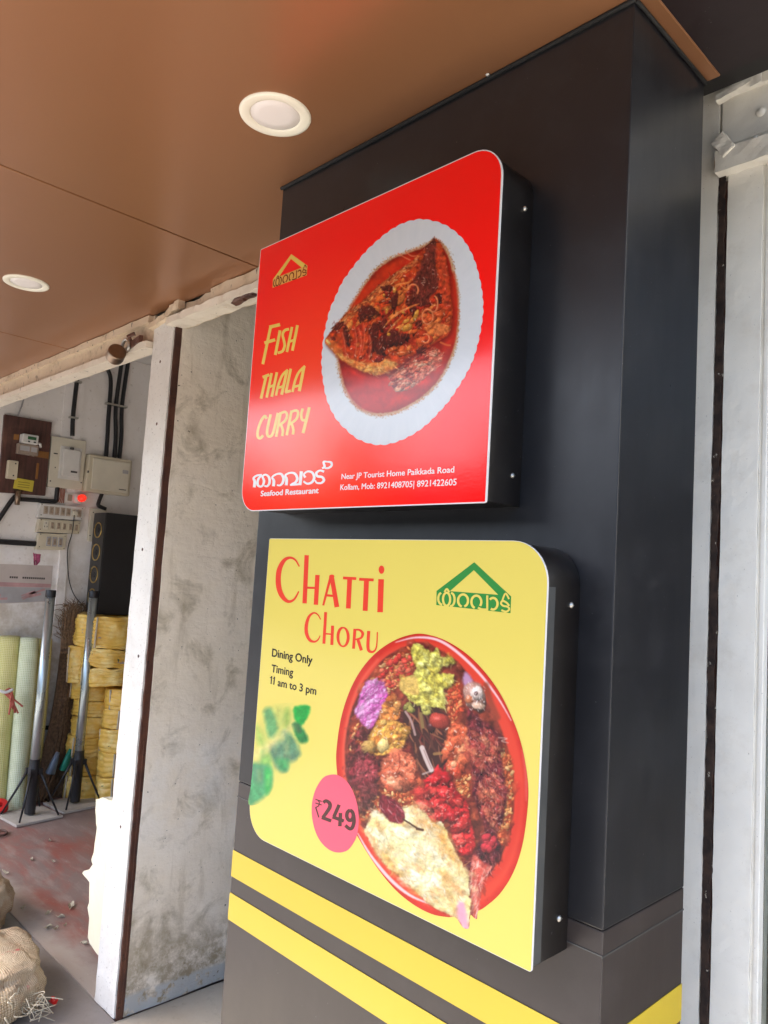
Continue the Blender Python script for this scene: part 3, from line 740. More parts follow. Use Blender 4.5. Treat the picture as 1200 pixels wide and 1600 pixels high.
    for (x, y, rx, ry, ro) in [(462,492,46,26,.1),(340,660,62,52,.6),(300,690,30,50,.2),(372,850,36,100,.15),(420,900,40,60,-.2),(505,840,64,56,.2),(560,850,44,36,0),(705,925,34,20,-.2),(515,590,26,66,.15),(183,830,26,66,-.1),(130,760,44,26,-.5),(630,580,30,34,.4),(650,640,26,40,0),(590,830,36,24,.3),(690,740,22,30,.3),(440,740,26,44,.3),(830,560,28,32,.2)]:
        a.blob(x, y, rx, ry, ro, (70, 18, 16), .3, .06, .93, .3, .35)
        P = [(x-rx,y-ry),(x+rx,y-ry),(x+rx,y+ry),(x-rx,y+ry)]
        a.fibres(P, 16, 34, 5, [(140,44,30),(96,26,20),(190,84,54)], -1.1, .5, .6)
    for q in ([(150,800),(165,860),(175,950)],[(235,760),(250,850),(240,960)],[(300,740),(305,830),(290,930)],[(265,770),(285,860),(270,950)],[(340,820),(350,900),(335,990)]):
        a.stroke(q, 22, (204,52,26), .8, 4); a.stroke(np.array(q) + [6, 0], 5, (240,130,90), .7, 2)
    for q in ([(440,770),(500,700),(560,655),(640,618),(690,600)],[(470,800),(520,740),(570,690)],[(520,480),(560,462),(610,455),(640,430)],[(560,470),(600,500),(620,470)]):
        a.stroke(q, 15, (228,112,44), .95, 1.6, True, True); a.stroke(np.array(q) - [2, 3], 4, (250,180,110), .7, 1, True, True)
    for cx, cy, r0, r1, a0, a1 in [(750,690,38,52,0,6.2),(650,505,34,40,3.3,6.9),(735,840,26,30,4.2,8.4),(790,600,30,56,-1.2,1.8),(860,790,46,40,3,5.4)]:
        t = np.linspace(a0, a1, 14); a.stroke(np.c_[cx + r0 * np.cos(t), cy + r1 * np.sin(t)], 12, (232,112,60), .9, 1.4); a.stroke(np.c_[cx + r0 * np.cos(t) - 2, cy + r1 * np.sin(t) - 3], 3.5, (250,180,130), .7, 1)
    for x, y, rx, ry, ro in [(606,765,40,24,-.6),(668,680,16,42,.35),(600,720,26,14,-.4),(480,812,12,12,0),(465,650,10,24,.3),(580,660,14,8,.5),(520,505,12,22,.2),(445,540,10,12,0)]:
        a.blob(x, y, rx, ry, ro, (206,138,48), .35, .2, .95, .25)
    a.poly([(40,850),(75,830),(120,880),(160,930),(130,945),(80,905)], (214,96,40), 3, .9, 4); a.blob(92, 842, 22, 13, .3, (130,36,24), .3, .1); a.blob(60, 866, 26, 9, .8, (244,196,110), .3, .1)
    a.poly([(790,760),(830,735),(900,760),(890,800),(810,815)], (226,120,60), 3, .9, 6, 12, .25, 10); a.stroke([(840,868),(880,885),(905,888)], 13, (226,100,46), .9, 1.5)
    a.fibres(fish, 110, 30, 4, [(246,160,110),(120,20,14),(226,84,40),(250,196,150)], -.8, .6, .6)
    a.relief(fish, 48, .5); a.relief(low, 26, .6)
    a.specks(fish, 130, 7, (255, 222, 200), .75)
    a.stroke([(735,206),(770,176),(795,148)], 7, (60,20,16), .9, 1); a.stroke([(795,148),(806,172),(834,170)], 6, (70,24,18), .9, 1)
    return a.soften(.5)

BOWL = [(430,35),(330,65),(230,130),(150,220),(90,330),(45,470),(22,620),(20,720),(40,870),(80,1000),(130,1090),(190,1190),(260,1290),(340,1380),(430,1450),(520,1495),(600,1510),(640,1512),(678,1562),(700,1571),(712,1560),(718,1500),(735,1512),(752,1520),(758,1480),(790,1460),(870,1390),(940,1280),(985,1150),(1010,1000),(1020,850),(1005,710),(975,580),(930,460),(870,340),(790,230),(700,140),(600,75),(510,42)]

def paint_bowl():
    a = Art(1067, 1600, .56, (222, 46, 30), 9)
    ell = np.array(BOWL[:17] + BOWL[25:], float)
    a.poly(ell, (216, 40, 28), 3, 1, 0, 12, .06, 60, edge=.12, ew=14)
    c = ell.mean(0)
    a.poly(c + (ell - c) * .955, (226, 58, 38), 5, .9, 0)
    inn = [(430,82),(300,140),(220,215),(150,320),(100,430),(70,560),(62,680),(80,830),(115,940),(150,1010),(200,1110),(290,1240),(400,1350),(520,1440),(640,1450),(760,1345),(850,1240),(910,1120),(942,980),(946,820),(920,660),(870,510),(800,380),(720,260),(640,170),(550,112),(490,82)]
    a.poly(inn, (96, 34, 26), 3, 1, 0, 12, .35, 26, tint=(136, 48, 32))
    a.lumps(inn, 260, 26, [(150,52,34),(120,38,28),(186,76,44),(96,28,26)], .6, None, .45, .2, .8, .4, .3)
    a.stroke([(235,170),(160,265),(110,370),(75,500),(58,640),(66,800)], 10, (246,96,70), .6, 4)
    for q, w in (([(330,78),(430,54),(540,64),(640,122),(760,235),(860,365),(930,485)], 15), ([(132,1075),(200,1190),(300,1312),(400,1394),(508,1442)], 17)):
        a.stroke(q, w, (255, 208, 210), .95, 2, True, True)
    a.stroke([(990,640),(1008,760),(1010,900)], 12, (240,120,110), .5, 5, True, True)
    rim = [(700,1400),(860,1270),(930,1130),(965,960),(968,820)]
    a.stroke(rim, 34, (200, 34, 26), .5, 8)
    RICE = [(222,140,74),(206,100,50),(236,172,104),(190,78,40)]
    for P, n in (([(200,270),(290,160),(400,110),(430,200),(360,300),(290,350),(240,330)], 150), ([(860,600),(930,680),(946,830),(930,1010),(880,1130),(860,1020),(890,850)], 170), ([(130,900),(240,850),(460,860),(470,950),(330,1000),(200,980),(160,1010)], 190), ([(600,330),(660,280),(680,420),(640,520),(600,480)], 80), ([(640,790),(720,770),(720,880),(650,880)], 60), ([(100,500),(190,520),(240,600),(150,660),(90,640)], 60), ([(840,1100),(900,1060),(850,1220),(780,1330),(780,1240)], 80)):
        a.poly(P, (150, 50, 26), 6, .8, 10, 14, .3, 12)
        a.lumps(P, n, 13, RICE if n > 100 or n < 70 else [(226,84,44),(240,128,70),(200,60,34)], .42, None, .45, .2)
    a.lumps([(210,270),(330,150),(400,120),(420,220),(350,290),(270,330)], 60, 16, [(214,62,46),(196,40,34),(226,96,66)], .6)
    a.lumps([(90,560),(200,540),(240,640),(230,800),(230,920),(150,950),(90,860)], 55, 34, [(92,28,30),(64,20,22),(120,36,38)], .7, None, .4, .15, .75, .5, .35); a.relief([(80,560),(230,560),(230,940),(120,940)], 26, .8)
    a.lumps([(95,700),(200,680),(225,760),(190,830),(100,800)], 34, 26, [(150,36,48),(122,26,36),(176,60,66)], .6, None, .4, .2, .6, .5, .4); a.relief([(95,700),(200,680),(225,760),(190,830),(100,800)], 18, .8)
    a.fibres([(80,560),(230,560),(230,940),(120,940)], 130, 34, 5, [(30,12,12),(150,60,60),(200,110,110)], 1.1, .6, .5)
    # dark fried sticks
    cen = [(370,410),(560,420),(620,560),(590,740),(470,780),(410,640)]
    a.poly(cen, (52, 26, 24), 6, .95, 12)
    for i in range(60):
        x, y = a.pts(cen, 1)[0]; an = 1.1 + a.r.normal(0, .45); l = a.r.uniform(60, 150)
        a.stroke([(x, y), (x + math.cos(an) * l * .5 + a.r.normal(0, 8), y + math.sin(an) * l * .5), (x + math.cos(an) * l, y + math.sin(an) * l)], a.r.uniform(6, 14), a.pick([(70,34,28),(40,20,22),(112,60,44),(150,84,54),(96,30,28)]), .9, 1, True, True)
    a.stroke([(466,628),(490,690),(514,742)], 26, (214,190,180), .95, 1.5); a.stroke([(476,640),(500,700),(516,735)], 5, (120,84,80), .6)
    a.stroke([(380,440),(410,490),(430,560)], 12, (190,150,140), .8); a.stroke([(460,450),(470,520)], 16, (140,112,60), .8); a.stroke([(530,660),(620,650)], 15, (158,112,60), .8); a.stroke([(470,765),(540,740)], 9, (220,200,190), .6, 1.4)
    a.blob(516, 520, 24, 30, 0, (60,26,26), .4, .3); a.blob(560, 490, 60, 40, .4, (170,52,40), .5, .2)
    # cabbage
    cab = [(420,86),(440,82),(472,98),(512,132),(545,108),(562,150),(630,162),(634,188),(572,206),(548,240),(634,246),(630,290),(578,322),(588,425),(540,415),(490,422),(410,390),(355,322),(360,262),(422,250),(440,210),(408,150)]
    a.poly(np.array(cab) + [6, 10], (50, 24, 16), 5, .7); a.poly(cab, (204, 190, 70), 2, 1, 9, 12, .25, 12, tint=(226, 216, 96), edge=.15, sm=False)
    a.lumps(cab, 70, 24, [(226,214,92),(200,182,60),(236,228,124),(178,152,48)], .5, .9, .4, .1, .5, .6, .3); a.relief(cab, 40, .9, 3, False)
    a.fibres(cab, 120, 34, 5, [(140,120,34),(244,238,150),(166,140,40),(120,100,30)], 1.3, .6, .65)
    a.poly([(360,270),(430,256),(450,310),(440,350),(385,345),(352,318)], (228,176,84), 4, .8, 8, 12, .25, 10); a.lumps([(370,400),(410,400),(410,440),(380,430)], 8, 18, [(150,140,60)]); a.lumps([(470,420),(510,430),(490,450)], 5, 18, [(190,180,80)])
    # beetroot pachadi
    pk = [(190,272),(262,290),(286,350),(276,400),(250,450),(200,520),(165,515),(140,480),(116,440),(132,400),(140,360),(160,310)]
    a.poly(pk, (216, 108, 182), 3, 1, 8, 12, .2, 12, tint=(236, 150, 208), edge=.2)
    a.lumps(pk, 60, 22, [(232,140,204),(204,84,166),(246,188,228),(186,64,148)], .45, -.9, .35, .15, .6, .5, .3); a.relief(pk, 26, .7); a.fibres(pk, 70, 26, 5, [(150,40,120),(250,210,238)], -.8, .5, .6)
    # mash and chunks
    for P, pal, n, r in (([(250,430),(295,365),(342,400),(348,470),(290,492),(245,480)], [(218,120,50),(196,90,36),(236,150,70)], 34, 22), ([(178,630),(228,500),(330,488),(386,530),(370,620),(262,668)], [(230,158,62),(206,122,44),(244,190,96),(186,92,34)], 60, 26), ([(262,690),(330,655),(420,670),(432,760),(400,840),(290,830),(255,770)], [(224,104,70),(200,76,48),(240,140,98)], 50, 34), ([(600,520),(700,515),(715,600),(690,720),(640,770),(600,730)], [(234,92,54),(210,60,36),(246,130,84)], 50, 30)):
        a.poly(np.array(P) + [5, 9], (40, 14, 12), 5, .7); a.poly(P, pal[0], 3, 1, 10, 12, .3, 12, edge=.25)
        a.lumps(P, max(8, n // 4), r * 1.35, pal, .62, None, .5, .3, .85, .35, .3); a.relief(P, 34, .8); a.fibres(P, n // 2, 30, 5, [pal[2], pal[1], (120,40,24)], .9, .8, .4); a.specks(P, n // 3, 7, (255, 232, 206), .75)
    a.blob(262, 616, 30, 38, .2, (244,206,120), .4, .2); a.stroke([(345,660),(350,720),(330,760)], 5, (130,36,28), .7); a.blob(630, 715, 16, 18, 0, (250,160,110), .3, .2)
    # red fried pieces
    for P, pal in (([(490,790),(545,765),(610,790),(640,840),(635,900),(590,930),(520,900),(480,860)], 0), ([(460,850),(520,850),(600,920),(606,980),(560,1020),(500,1000),(455,950)], 1), ([(622,930),(665,885),(710,930),(722,1020),(742,1100),(735,1160),(690,1185),(640,1150),(618,1060)], 2)):
        a.poly(np.array(P) + [7, 11], (40, 8, 8), 6, .8); a.poly(P, (202, 30, 34), 3, 1, 9, 14, .25, 14, edge=.35, ew=16)
        a.lumps(P, 11, 42, [(214,38,38),(194,24,30),(226,58,50),(170,16,24)], .75, None, .55, .25, .9, .35, .3); a.relief(P, 26, .8); a.specks(P, 30, 7, (255, 170, 150), .7)
    # silvery fish head and fried fish
    fr = [(700,440),(760,470),(850,540),(872,640),(892,760),(905,880),(880,1010),(850,1080),(880,1160),(830,1270),(775,1330),(760,1420),(712,1390),(700,1280),(735,1180),(790,1060),(740,900),(720,700)]
    a.poly(fr, (84, 24, 30), 4, 1, 12, 16, .35, 18, tint=(122, 40, 36))
    a.lumps(fr, 40, 48, [(108,32,36),(70,18,28),(150,58,46),(58,14,26)], .5, 1.2, .4, .2, .7, .6, .35); a.relief(fr, 42, .9)
    for P in ([(730,560),(810,535),(865,600),(850,700),(780,740),(730,700)], [(760,760),(870,770),(890,860),(860,1050),(800,1000),(770,900)]):
        a.lumps(P, 50, 24, [(178,74,52),(142,42,38),(206,110,74),(190,60,50)], .55, 1., .4, .2, .6, .6, .4); a.relief(P, 20, .8); a.fibres(P, 90, 30, 4, [(236,170,140),(70,16,20),(214,110,80)], 1.2, .5, .6)
    a.fibres(fr, 200, 44, 5, [(160,70,66),(40,10,18),(200,120,104),(120,30,40)], 1.25, .45, .6); a.specks(fr, 90, 5, (246, 200, 190), .6)
    a.lumps([(790,1090),(840,1090),(840,1160),(790,1180)], 16, 20, [(190,40,50)], .7)
    tail = [(735,1190),(800,1240),(830,1250),(780,1330),(768,1420),(758,1515),(735,1510),(705,1450),(722,1360),(720,1280)]
    a.poly(tail, (196, 70, 58), 3, 1, 7, 12, .3, 12, tint=(226, 130, 112)); a.fibres(tail, 110, 60, 5, [(240,170,150),(150,36,32),(250,206,190),(206,80,60)], 1.75, .2, .7)
    a.poly([(690,235),(722,262),(742,330),(720,345),(680,290)], (196,150,196), 4, .85, 4); a.blob(742, 360, 58, 82, -.35, (168,120,104), .5, .1); a.blob(752, 345, 34, 40, -.3, (232,206,190), .5, .3); a.blob(712, 376, 22, 22, 0, (206,110,70), .4, .3); a.blob(760, 410, 36, 18, .2, (214,170,140), .4, .2); a.blob(748, 345, 10, 12, 0, (90,50,46), .3, .1)
    a.specks([(690,280),(800,300),(790,430),(700,430)], 50, 5, (255, 244, 236), .9); a.stroke([(800,300),(820,380),(860,470)], 30, (120,52,34), .7, 4); a.stroke([(865,575),(910,580),(880,592),(915,602)], 4, (226,190,170), .8)
    # omelette
    om = [(165,1060),(188,1010),(212,962),(262,968),(330,998),(372,932),(448,944),(520,1012),(560,1016),(592,1062),(640,1162),(700,1282),(708,1340),(722,1440),(714,1520),(708,1572),(684,1562),(640,1514),(520,1452),(400,1342),(292,1252),(232,1182),(192,1112)]
    a.poly(np.array(om) + [8, 6], (70, 16, 12), 6, .6); a.poly(om, (246, 226, 140), 2.5, 1, 14, 18, .06, 20, tint=(250, 240, 196), edge=.12, ew=10)
    a.poly([(450,1010),(560,1030),(620,1140),(690,1290),(640,1250),(560,1170),(500,1100)], (216,146,66), 12, .9, 22, 20, .25, 14); a.poly([(210,1110),(280,1170),(380,1300),(470,1400),(430,1390),(300,1260)], (222,156,76), 10, .8, 18, 18, .2, 14); a.poly([(560,1280),(640,1330),(650,1420),(590,1380)], (210,140,62), 12, .85, 22, 16, .2, 14)
    a.lumps(om, 60, 44, [(252,240,190),(246,222,150),(255,248,216),(240,206,136)], .5, .8, .06, 0, .55, 1.2, .5); a.lumps(om, 34, 30, [(216,150,80),(222,150,84),(228,170,96)], .4, .9, .1, 0, .55, 1.2, .5); a.relief(om, 60, .3); a.relief(om, 24, .22)
    a.fibres(om, 170, 40, 5, [(255,250,226),(206,140,70),(240,206,130),(190,170,90)], .8, .7, .55); a.specks(om, 60, 4, (120,110,60), .5)
    a.poly([(655,1430),(685,1440),(700,1500),(708,1570),(680,1556),(650,1500)], (232,150,186), 5, .85, 8)
    # dried chilli
    a.poly([(250,876),(290,880),(340,910),(372,960),(374,1006),(350,1022),(300,1010),(255,960),(240,915)], (110, 16, 30), 2.5, 1, 5, 12, .3, 12, tint=(146, 26, 40), edge=.3); a.fibres([(250,880),(350,920),(370,1010),(290,1000),(245,930)], 26, 36, 6, [(196,90,100),(60,6,16),(226,150,150)], .9, .4, .7)
    a.stroke([(366,1000),(400,1020),(440,1046),(470,1056)], 9, (62,34,22), 1, 1.2); a.stroke([(440,1050),(470,1056)], 13, (70,40,26), 1, 1.2)
    return a.soften(.7)

def paint_leaf(bg):
    a = Art(993, 1600, .3, bg, 5)
    a.poly([(80,1130),(200,760),(330,690),(420,720),(470,860),(480,1060),(380,1230),(250,1300),(210,1430),(90,1500)], (170,196,110), 22, .42, 30, 60, .1, 40)
    a.stroke([(80,1250),(200,1080),(330,940),(500,720)], 24, (214,196,120), .6, 8)
    for P, c, f, al in (([(190,740),(240,720),(290,830),(270,920),(230,930),(205,850)], (90,160,100), 9, .75), ([(110,860),(150,900),(180,1000),(150,1010),(120,950)], (150,196,90), 12, .6), ([(280,700),(330,720),(310,830),(290,800)], (190,200,100), 12, .5), ([(370,720),(400,740),(390,850),(360,850)], (130,170,70), 10, .6), ([(455,700),(560,695),(548,770),(510,830),(470,825),(452,770)], (20,165,60), 5, 1), ([(435,850),(470,835),(520,890),(550,965),(500,985),(460,930)], (30,130,60), 6, 1), ([(440,850),(470,840),(500,890),(470,900)], (60,90,60), 8, .7), ([(350,920),(400,925),(450,990),(480,1080),(430,1110),(380,1040)], (90,140,100), 9, .9), ([(250,1050),(310,1000),(380,1020),(440,1130),(380,1160),(370,1220),(310,1210),(260,1120)], (90,136,104), 10, .9), ([(290,1140),(380,1150),(370,1225),(320,1215)], (50,160,84), 10, .7), ([(170,1140),(220,1120),(236,1240),(190,1260),(165,1200)], (150,206,90), 10, .75), ([(60,1230),(130,1200),(220,1230),(235,1340),(200,1420),(120,1480),(60,1500)], (70,160,100), 10, .92), ([(100,1220),(180,1230),(170,1330),(110,1320)], (96,140,110), 14, .6), ([(190,1250),(236,1260),(230,1380),(200,1420)], (40,190,80), 8, .7), ([(90,1090),(200,1010),(260,960),(380,880),(300,1000),(180,1070),(90,1130)], (250,226,150), 14, .5)):
        P = np.array(P, float); P = P.mean(0) + (P - P.mean(0)) * 1.2
        a.poly(P, c, f * .7, min(1, al * 1.2), 8, 30, .15, 30)
    for i in range(60):
        x = a.r.uniform(90, 480); y = 1150 - (x - 90) * .75 + a.r.normal(0, 110)
        if y > 700: a.stroke([(x, y), (x + a.r.normal(0, 14), y + 80)], 14, a.pick([(110,180,90),(250,236,140),(60,150,80)]), .18, 6, False)
    return a
# ------------------------------------------------------------------ the two light-box signs
# artwork is laid out on a sheet measured in proof units; SHEET maps the sheet onto the sign plane (x, z in metres)
SHEET = np.array([[3.31170847e-03, 1.25570868e-04, -3.11929288], [3.57251454e-03, -2.42480946e-03, 4.03301480], [2.26310889e-03, 3.31062051e-04, 1.0]])
def S(P):
    P = np.atleast_2d(np.asarray(P, float)); q = np.c_[P, np.ones(len(P))] @ SHEET.T
    return q[:, :2] / q[:, 2:]
FY = -.0925                                    # front plane of both signs
def Z(ox, oy, k): return lambda pts: [(ox + x / k, oy + y / k) for x, y in pts]

def rrect(x0, x1, z0, z1, rs, ins=0, n=10):
    """rounded rectangle; rs = radii at (top left, top right, bottom right, bottom left)"""
    x0 += ins; x1 -= ins; z0 += ins; z1 -= ins; out = []
    for (cx, cz, sx, sz, a0), r in zip([(x0, z1, 1, -1, 180), (x1, z1, -1, -1, 90), (x1, z0, -1, 1, 0), (x0, z0, 1, 1, -90)], rs):
        r = max(r - ins, .0015); ox, oz = cx + sx * r, cz + sz * r
        for k in range(n + 1):
            a = math.radians(a0 - 90 * k / n); out.append((ox + r * math.cos(a), oz + r * math.sin(a)))
    return out

def flat(name, polys, layer, m, parent):
    """printed shapes lying on the sign face, polys in metres (x, z)"""
    y = FY - .00015 * layer - .0003; bm = bmesh.new()
    for j, P in enumerate(polys):
        try: bm.faces.new([bm.verts.new((float(x), y - j * 6e-7, float(z))) for x, z in P])
        except ValueError: pass
    bmesh.ops.triangulate(bm, faces=bm.faces)
    for f in bm.faces:
        f.normal_update()
        if f.normal.y > 0: f.normal_flip()
    me = bpy.data.meshes.new(name); bm.to_mesh(me); bm.free()
    return link(name, me, m, parent)

def ribbon(P, w):
    """outline quads of a pen stroke of width w (number or list) along P, in sheet units"""
    P = np.asarray(P, float); n = len(P); w = np.full(n, w, float) if np.isscalar(w) else np.asarray(w, float)
    if n > 2:
        k = 6; tt = np.linspace(0, n - 1, (n - 1) * k + 1); Q = smooth_open(P, k); w = np.interp(tt, np.arange(n), w); P = Q
    T = np.gradient(P, axis=0); T /= np.linalg.norm(T, axis=1)[:, None] + 1e-9; N = np.c_[-T[:, 1], T[:, 0]]
    L = P + N * w[:, None] / 2; R = P - N * w[:, None] / 2
    return [[L[i], L[i + 1], R[i + 1], R[i]] for i in range(len(P) - 1)]

def strokes(name, items, zf, k, layer, m, parent, fat=1.0):
    polys = []
    for j, (P, w) in enumerate(items):
        w = np.asarray(w, float) * fat / k
        for q in ribbon(zf(P), w if w.ndim else float(w)): polys.append(S(q))
    return flat(name, polys, layer, m, parent)

def text(name, body, L, R, top, layer, m, parent, bold=.0, shear=0):
    c = bpy.data.curves.new(name, 'FONT'); c.body = body; c.size = 1; c.resolution_u = 4; c.shear = shear
    o = bpy.data.objects.new(name, c); COL.objects.link(o); dg = bpy.context.evaluated_depsgraph_get()
    me = bpy.data.meshes.new_from_object(o.evaluated_get(dg)); bpy.data.objects.remove(o); bpy.data.curves.remove(c)
    v = np.array([q.co[:] for q in me.vertices]); F = [tuple(p.vertices) for p in me.polygons]; bpy.data.meshes.remove(me); n0 = len(v)
    sh = [(0, 0)] + ([(bold, 0), (-bold, 0), (0, bold * .8), (0, -bold * .8)] if bold else [])
    F = [tuple(i + k * n0 for i in f) for k in range(len(sh)) for f in F]; dep = np.repeat(np.arange(len(sh)) * 6e-6, n0); v = np.concatenate([v[:, :2] + np.array(q) for q in sh]); l, r, t_ = S([L])[0], S([R])[0], S([top])[0]
    e = r - l; sx = 1. / (v[:, 0].max() - v[:, 0].min()); sy = abs(t_[1] - l[1]) / .73
    P = l[None] + (v[:, :1] - v[:, 0].min()) * sx * e[None] + np.c_[np.zeros(len(v)), v[:, 1] * sy]
    y = FY - .00015 * layer - .0003
    me = bpy.data.meshes.new(name); me.from_pydata([(p[0], y - d, p[1]) for p, d in zip(P, dep)], [], F)
    return link(name, me, m, parent)

def ink_patch(name, art, outline, zf, layer, parent, rings, spokes, ripple=0, nrip=0, centre=None):
    """printed picture cut to an outline: a polar grid of points, each carrying its ink colour"""
    P = smooth_closed(outline, 10); seg = np.r_[0, np.cumsum(np.linalg.norm(np.diff(np.r_[P, P[:1]], axis=0), axis=1))]
    u = np.linspace(0, seg[-1], spokes, endpoint=False); PP = np.r_[P, P[:1]]
    B = np.c_[np.interp(u, seg, PP[:, 0]), np.interp(u, seg, PP[:, 1])]
    c = np.array(centre if centre is not None else P.mean(0), float)
    if ripple:
        d = B - c; d /= np.linalg.norm(d, axis=1)[:, None]; B = B + d * (ripple * (np.abs(np.sin(np.pi * nrip * np.arange(spokes) / spokes)) - .6))[:, None]
    r = np.sqrt(np.linspace(0, 1, rings + 1)[1:] ** 1.7)
    V = np.concatenate([[c], (c + (B[None] - c) * r[:, None, None]).reshape(-1, 2)])
    col = art.linear(V[:, 0], V[:, 1]) * .656
    X = S(zf(V)); y = FY - .00015 * layer - .0003
    nv = len(V); me = bpy.data.meshes.new(name)
    a = np.arange(spokes); b = (a + 1) % spokes
    tri = np.c_[np.zeros(spokes, int), 1 + a, 1 + b]
    quads = np.concatenate([np.c_[1 + i * spokes + a, 1 + (i + 1) * spokes + a, 1 + (i + 1) * spokes + b, 1 + i * spokes + b] for i in range(rings - 1)])
    me.vertices.add(nv); me.vertices.foreach_set('co', np.c_[X[:, 0], np.full(nv, y), X[:, 1]].astype(np.float32).ravel())
    loops = np.r_[tri.ravel(), quads.ravel()]; me.loops.add(len(loops)); me.loops.foreach_set('vertex_index', loops.astype(np.int32))
    me.polygons.add(len(tri) + len(quads)); me.polygons.foreach_set('loop_start', np.r_[np.arange(len(tri)) * 3, len(tri) * 3 + np.arange(len(quads)) * 4].astype(np.int32))
    me.update(calc_edges=True)
    at = me.color_attributes.new('ink', 'FLOAT_COLOR', 'POINT'); at.data.foreach_set('color', np.c_[col, np.ones(nv)].astype(np.float32).ravel())
    if nv and me.polygons[spokes + 5].normal.y > 0: me.flip_normals()
    return link(name, me, M_PRINT, parent)

HOUSE_OUT = [(168, 475), (610, 138), (1043, 540), (1035, 735), (165, 640)]; HOUSE_IN = [(325, 478), (605, 232), (890, 520)]
def ell(cx, cy, rx, ry, a0, a1, n=14): return [(cx + rx * math.cos(a), cy + ry * math.sin(a)) for a in np.linspace(math.radians(a0), math.radians(a1), n)]
LOGO = [(ell(240, 565, 52, 72, 250, 95, 9), 30), (ell(287, 572, 42, 76, 0, 360, 16), 30), (ell(335, 575, 46, 78, -85, 100, 9), 30), ([(262, 488), (290, 452), (318, 492)], 26),
        (ell(480, 588, 58, 72, 105, 435, 16), 32), (ell(636, 604, 58, 74, 110, 400, 14), 32), ([(655, 672), (700, 690), (762, 694)], 30), ([(764, 705), (764, 528)], 28),
        (ell(832, 625, 52, 68, 225, 480, 14), 32), ([(1022, 650), (990, 612), (945, 592), (925, 620), (950, 648), (1000, 660), (1022, 690), (985, 718), (930, 700)], 27), ([(940, 590), (978, 505), (1020, 570)], 24)]
def house(parent, f, layer, m_house, m_letters, mband=None):
    o, i = f(HOUSE_OUT), f(HOUSE_IN)
    roof = [[o[0], o[1], i[1], i[0]], [o[1], o[2], i[2], i[1]]]; band = [[o[0], i[0], i[2], o[2], o[3], o[4]]]
    if mband: flat('logo_roof', roof, layer, m_house, parent); flat('logo_band', band, layer, mband, parent)
    else: flat('logo_house', roof + band, layer, m_house, parent)
    polys = []
    for P, w in LOGO:
        for q in ribbon(P, w * .84): polys.append(f(q))
    flat('logo_lettering', polys, layer + 1, m_letters, parent)

def casing(t, x0, x1, z0, z1, rs, lip):
    d0 = -.0895
    o = MB().prism(rrect(x0, x1, z0, z1, rs, .003), d0, -.0003).build('casing', M_BLACK, t, bevel=.0012, seg=2); auto_smooth(o)
    o = MB().prism(rrect(x0, x1, z0, z1, rs), FY, d0 + .0002).build('face_panel', M_WHITE_V, t); auto_smooth(o)
    mb = MB()
    for z in (z1 - .09, z0 + .052): mb.lathe([(.0001, .0032), (.0028, .003), (.0046, .0008), (.0046, 0)], (x1 - .0028, -.024, z), (1, 0, 0), 14).box(x1 + .0003, x1 + .0008, -.0275, -.0205, z - .0005, z + .0005)
    mb.each('screw', M_METAL, t, True)

# --- fish sign
RX0, RX1, RZ0, RZ1 = -.8401, -.1698, 1.6251, 2.2155
t = thing('fish_sign', 'red light box sign with a plate of fish curry, upper sign on the pillar', 'sign', (-.505, -.05, RZ0))
casing(t, RX0, RX1, RZ0, RZ1, (.004, .062, .004, .05), False)
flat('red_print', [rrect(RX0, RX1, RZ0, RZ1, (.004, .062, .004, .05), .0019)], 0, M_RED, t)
CU = paint_curry(); CU.a = np.clip(CU.a, 0, 1) ** .94
ink_patch('plate_picture', CU, PLATE, Z(500, 340, 4.446), 2, t, 200, 620, 7, 62)
K = 7.2727; zf = Z(390, 480, K)
FISH = [([(244, 208), (152, 648)], 29), ([(226, 228), (348, 198)], 34), ([(170, 407), (292, 370)], 32), ([(348, 265), (294, 543)], 29),
    ([(450, 250), (402, 264), (378, 310), (394, 390), (400, 440), (376, 500), (322, 520)], 27), ([(484, 225), (426, 510)], 27), ([(546, 205), (488, 495)], 29), ([(455, 392), (520, 368)], 24),
    ([(192, 775), (132, 1038)], 28), ([(150, 797), (226, 768)], 30), ([(252, 750), (196, 1028)], 27), ([(312, 740), (254, 1018)], 27), ([(226, 908), (282, 884)], 24),
    ([(302, 1005), (330, 880), (376, 770), (438, 712)], 25), ([(428, 715), (366, 995)], 29), ([(325, 918), (390, 896)], 24), ([(470, 700), (414, 972)], 27), ([(406, 968), (470, 950)], 28),
    ([(490, 965), (515, 850), (558, 745), (632, 668)], 25), ([(620, 680), (566, 955)], 31), ([(512, 905), (590, 884)], 24),
    ([(196, 1268), (174, 1238), (134, 1290), (98, 1390), (94, 1465), (122, 1490), (156, 1456)], 27), ([(242, 1218), (204, 1385), (206, 1455), (238, 1468), (272, 1420), (324, 1202)], 27),
    ([(356, 1195), (304, 1472)], 27), ([(344, 1212), (406, 1190), (428, 1230), (404, 1292), (334, 1345)], 25), ([(358, 1335), (380, 1400), (374, 1465)], 26),
    ([(480, 1175), (424, 1456)], 27), ([(468, 1192), (536, 1174), (553, 1215), (526, 1280), (456, 1330)], 25), ([(478, 1318), (500, 1390), (494, 1447)], 26),
    ([(607, 1152), (590, 1220), (602, 1282), (650, 1278)], 26), ([(682, 1138), (610, 1432)], 30)]
for a_, b_ in ((0, 8), (8, 21), (21, 31)): strokes('title_word', FISH[a_:b_], zf, K, 1, M_INKYEL, t, 1.1)
zr = np.array([(-.7222, 2.1717), (-.7827, 2.1328), (-.7817, 2.112), (-.6628, 2.1105), (-.6631, 2.1328)]); zy = S(Z(660, 860, 7.5)([(610, 138), (168, 475), (165, 640), (1035, 735), (1043, 540)]))
A_ = np.linalg.lstsq(np.c_[zy, np.ones(5)], zr, rcond=None)[0]
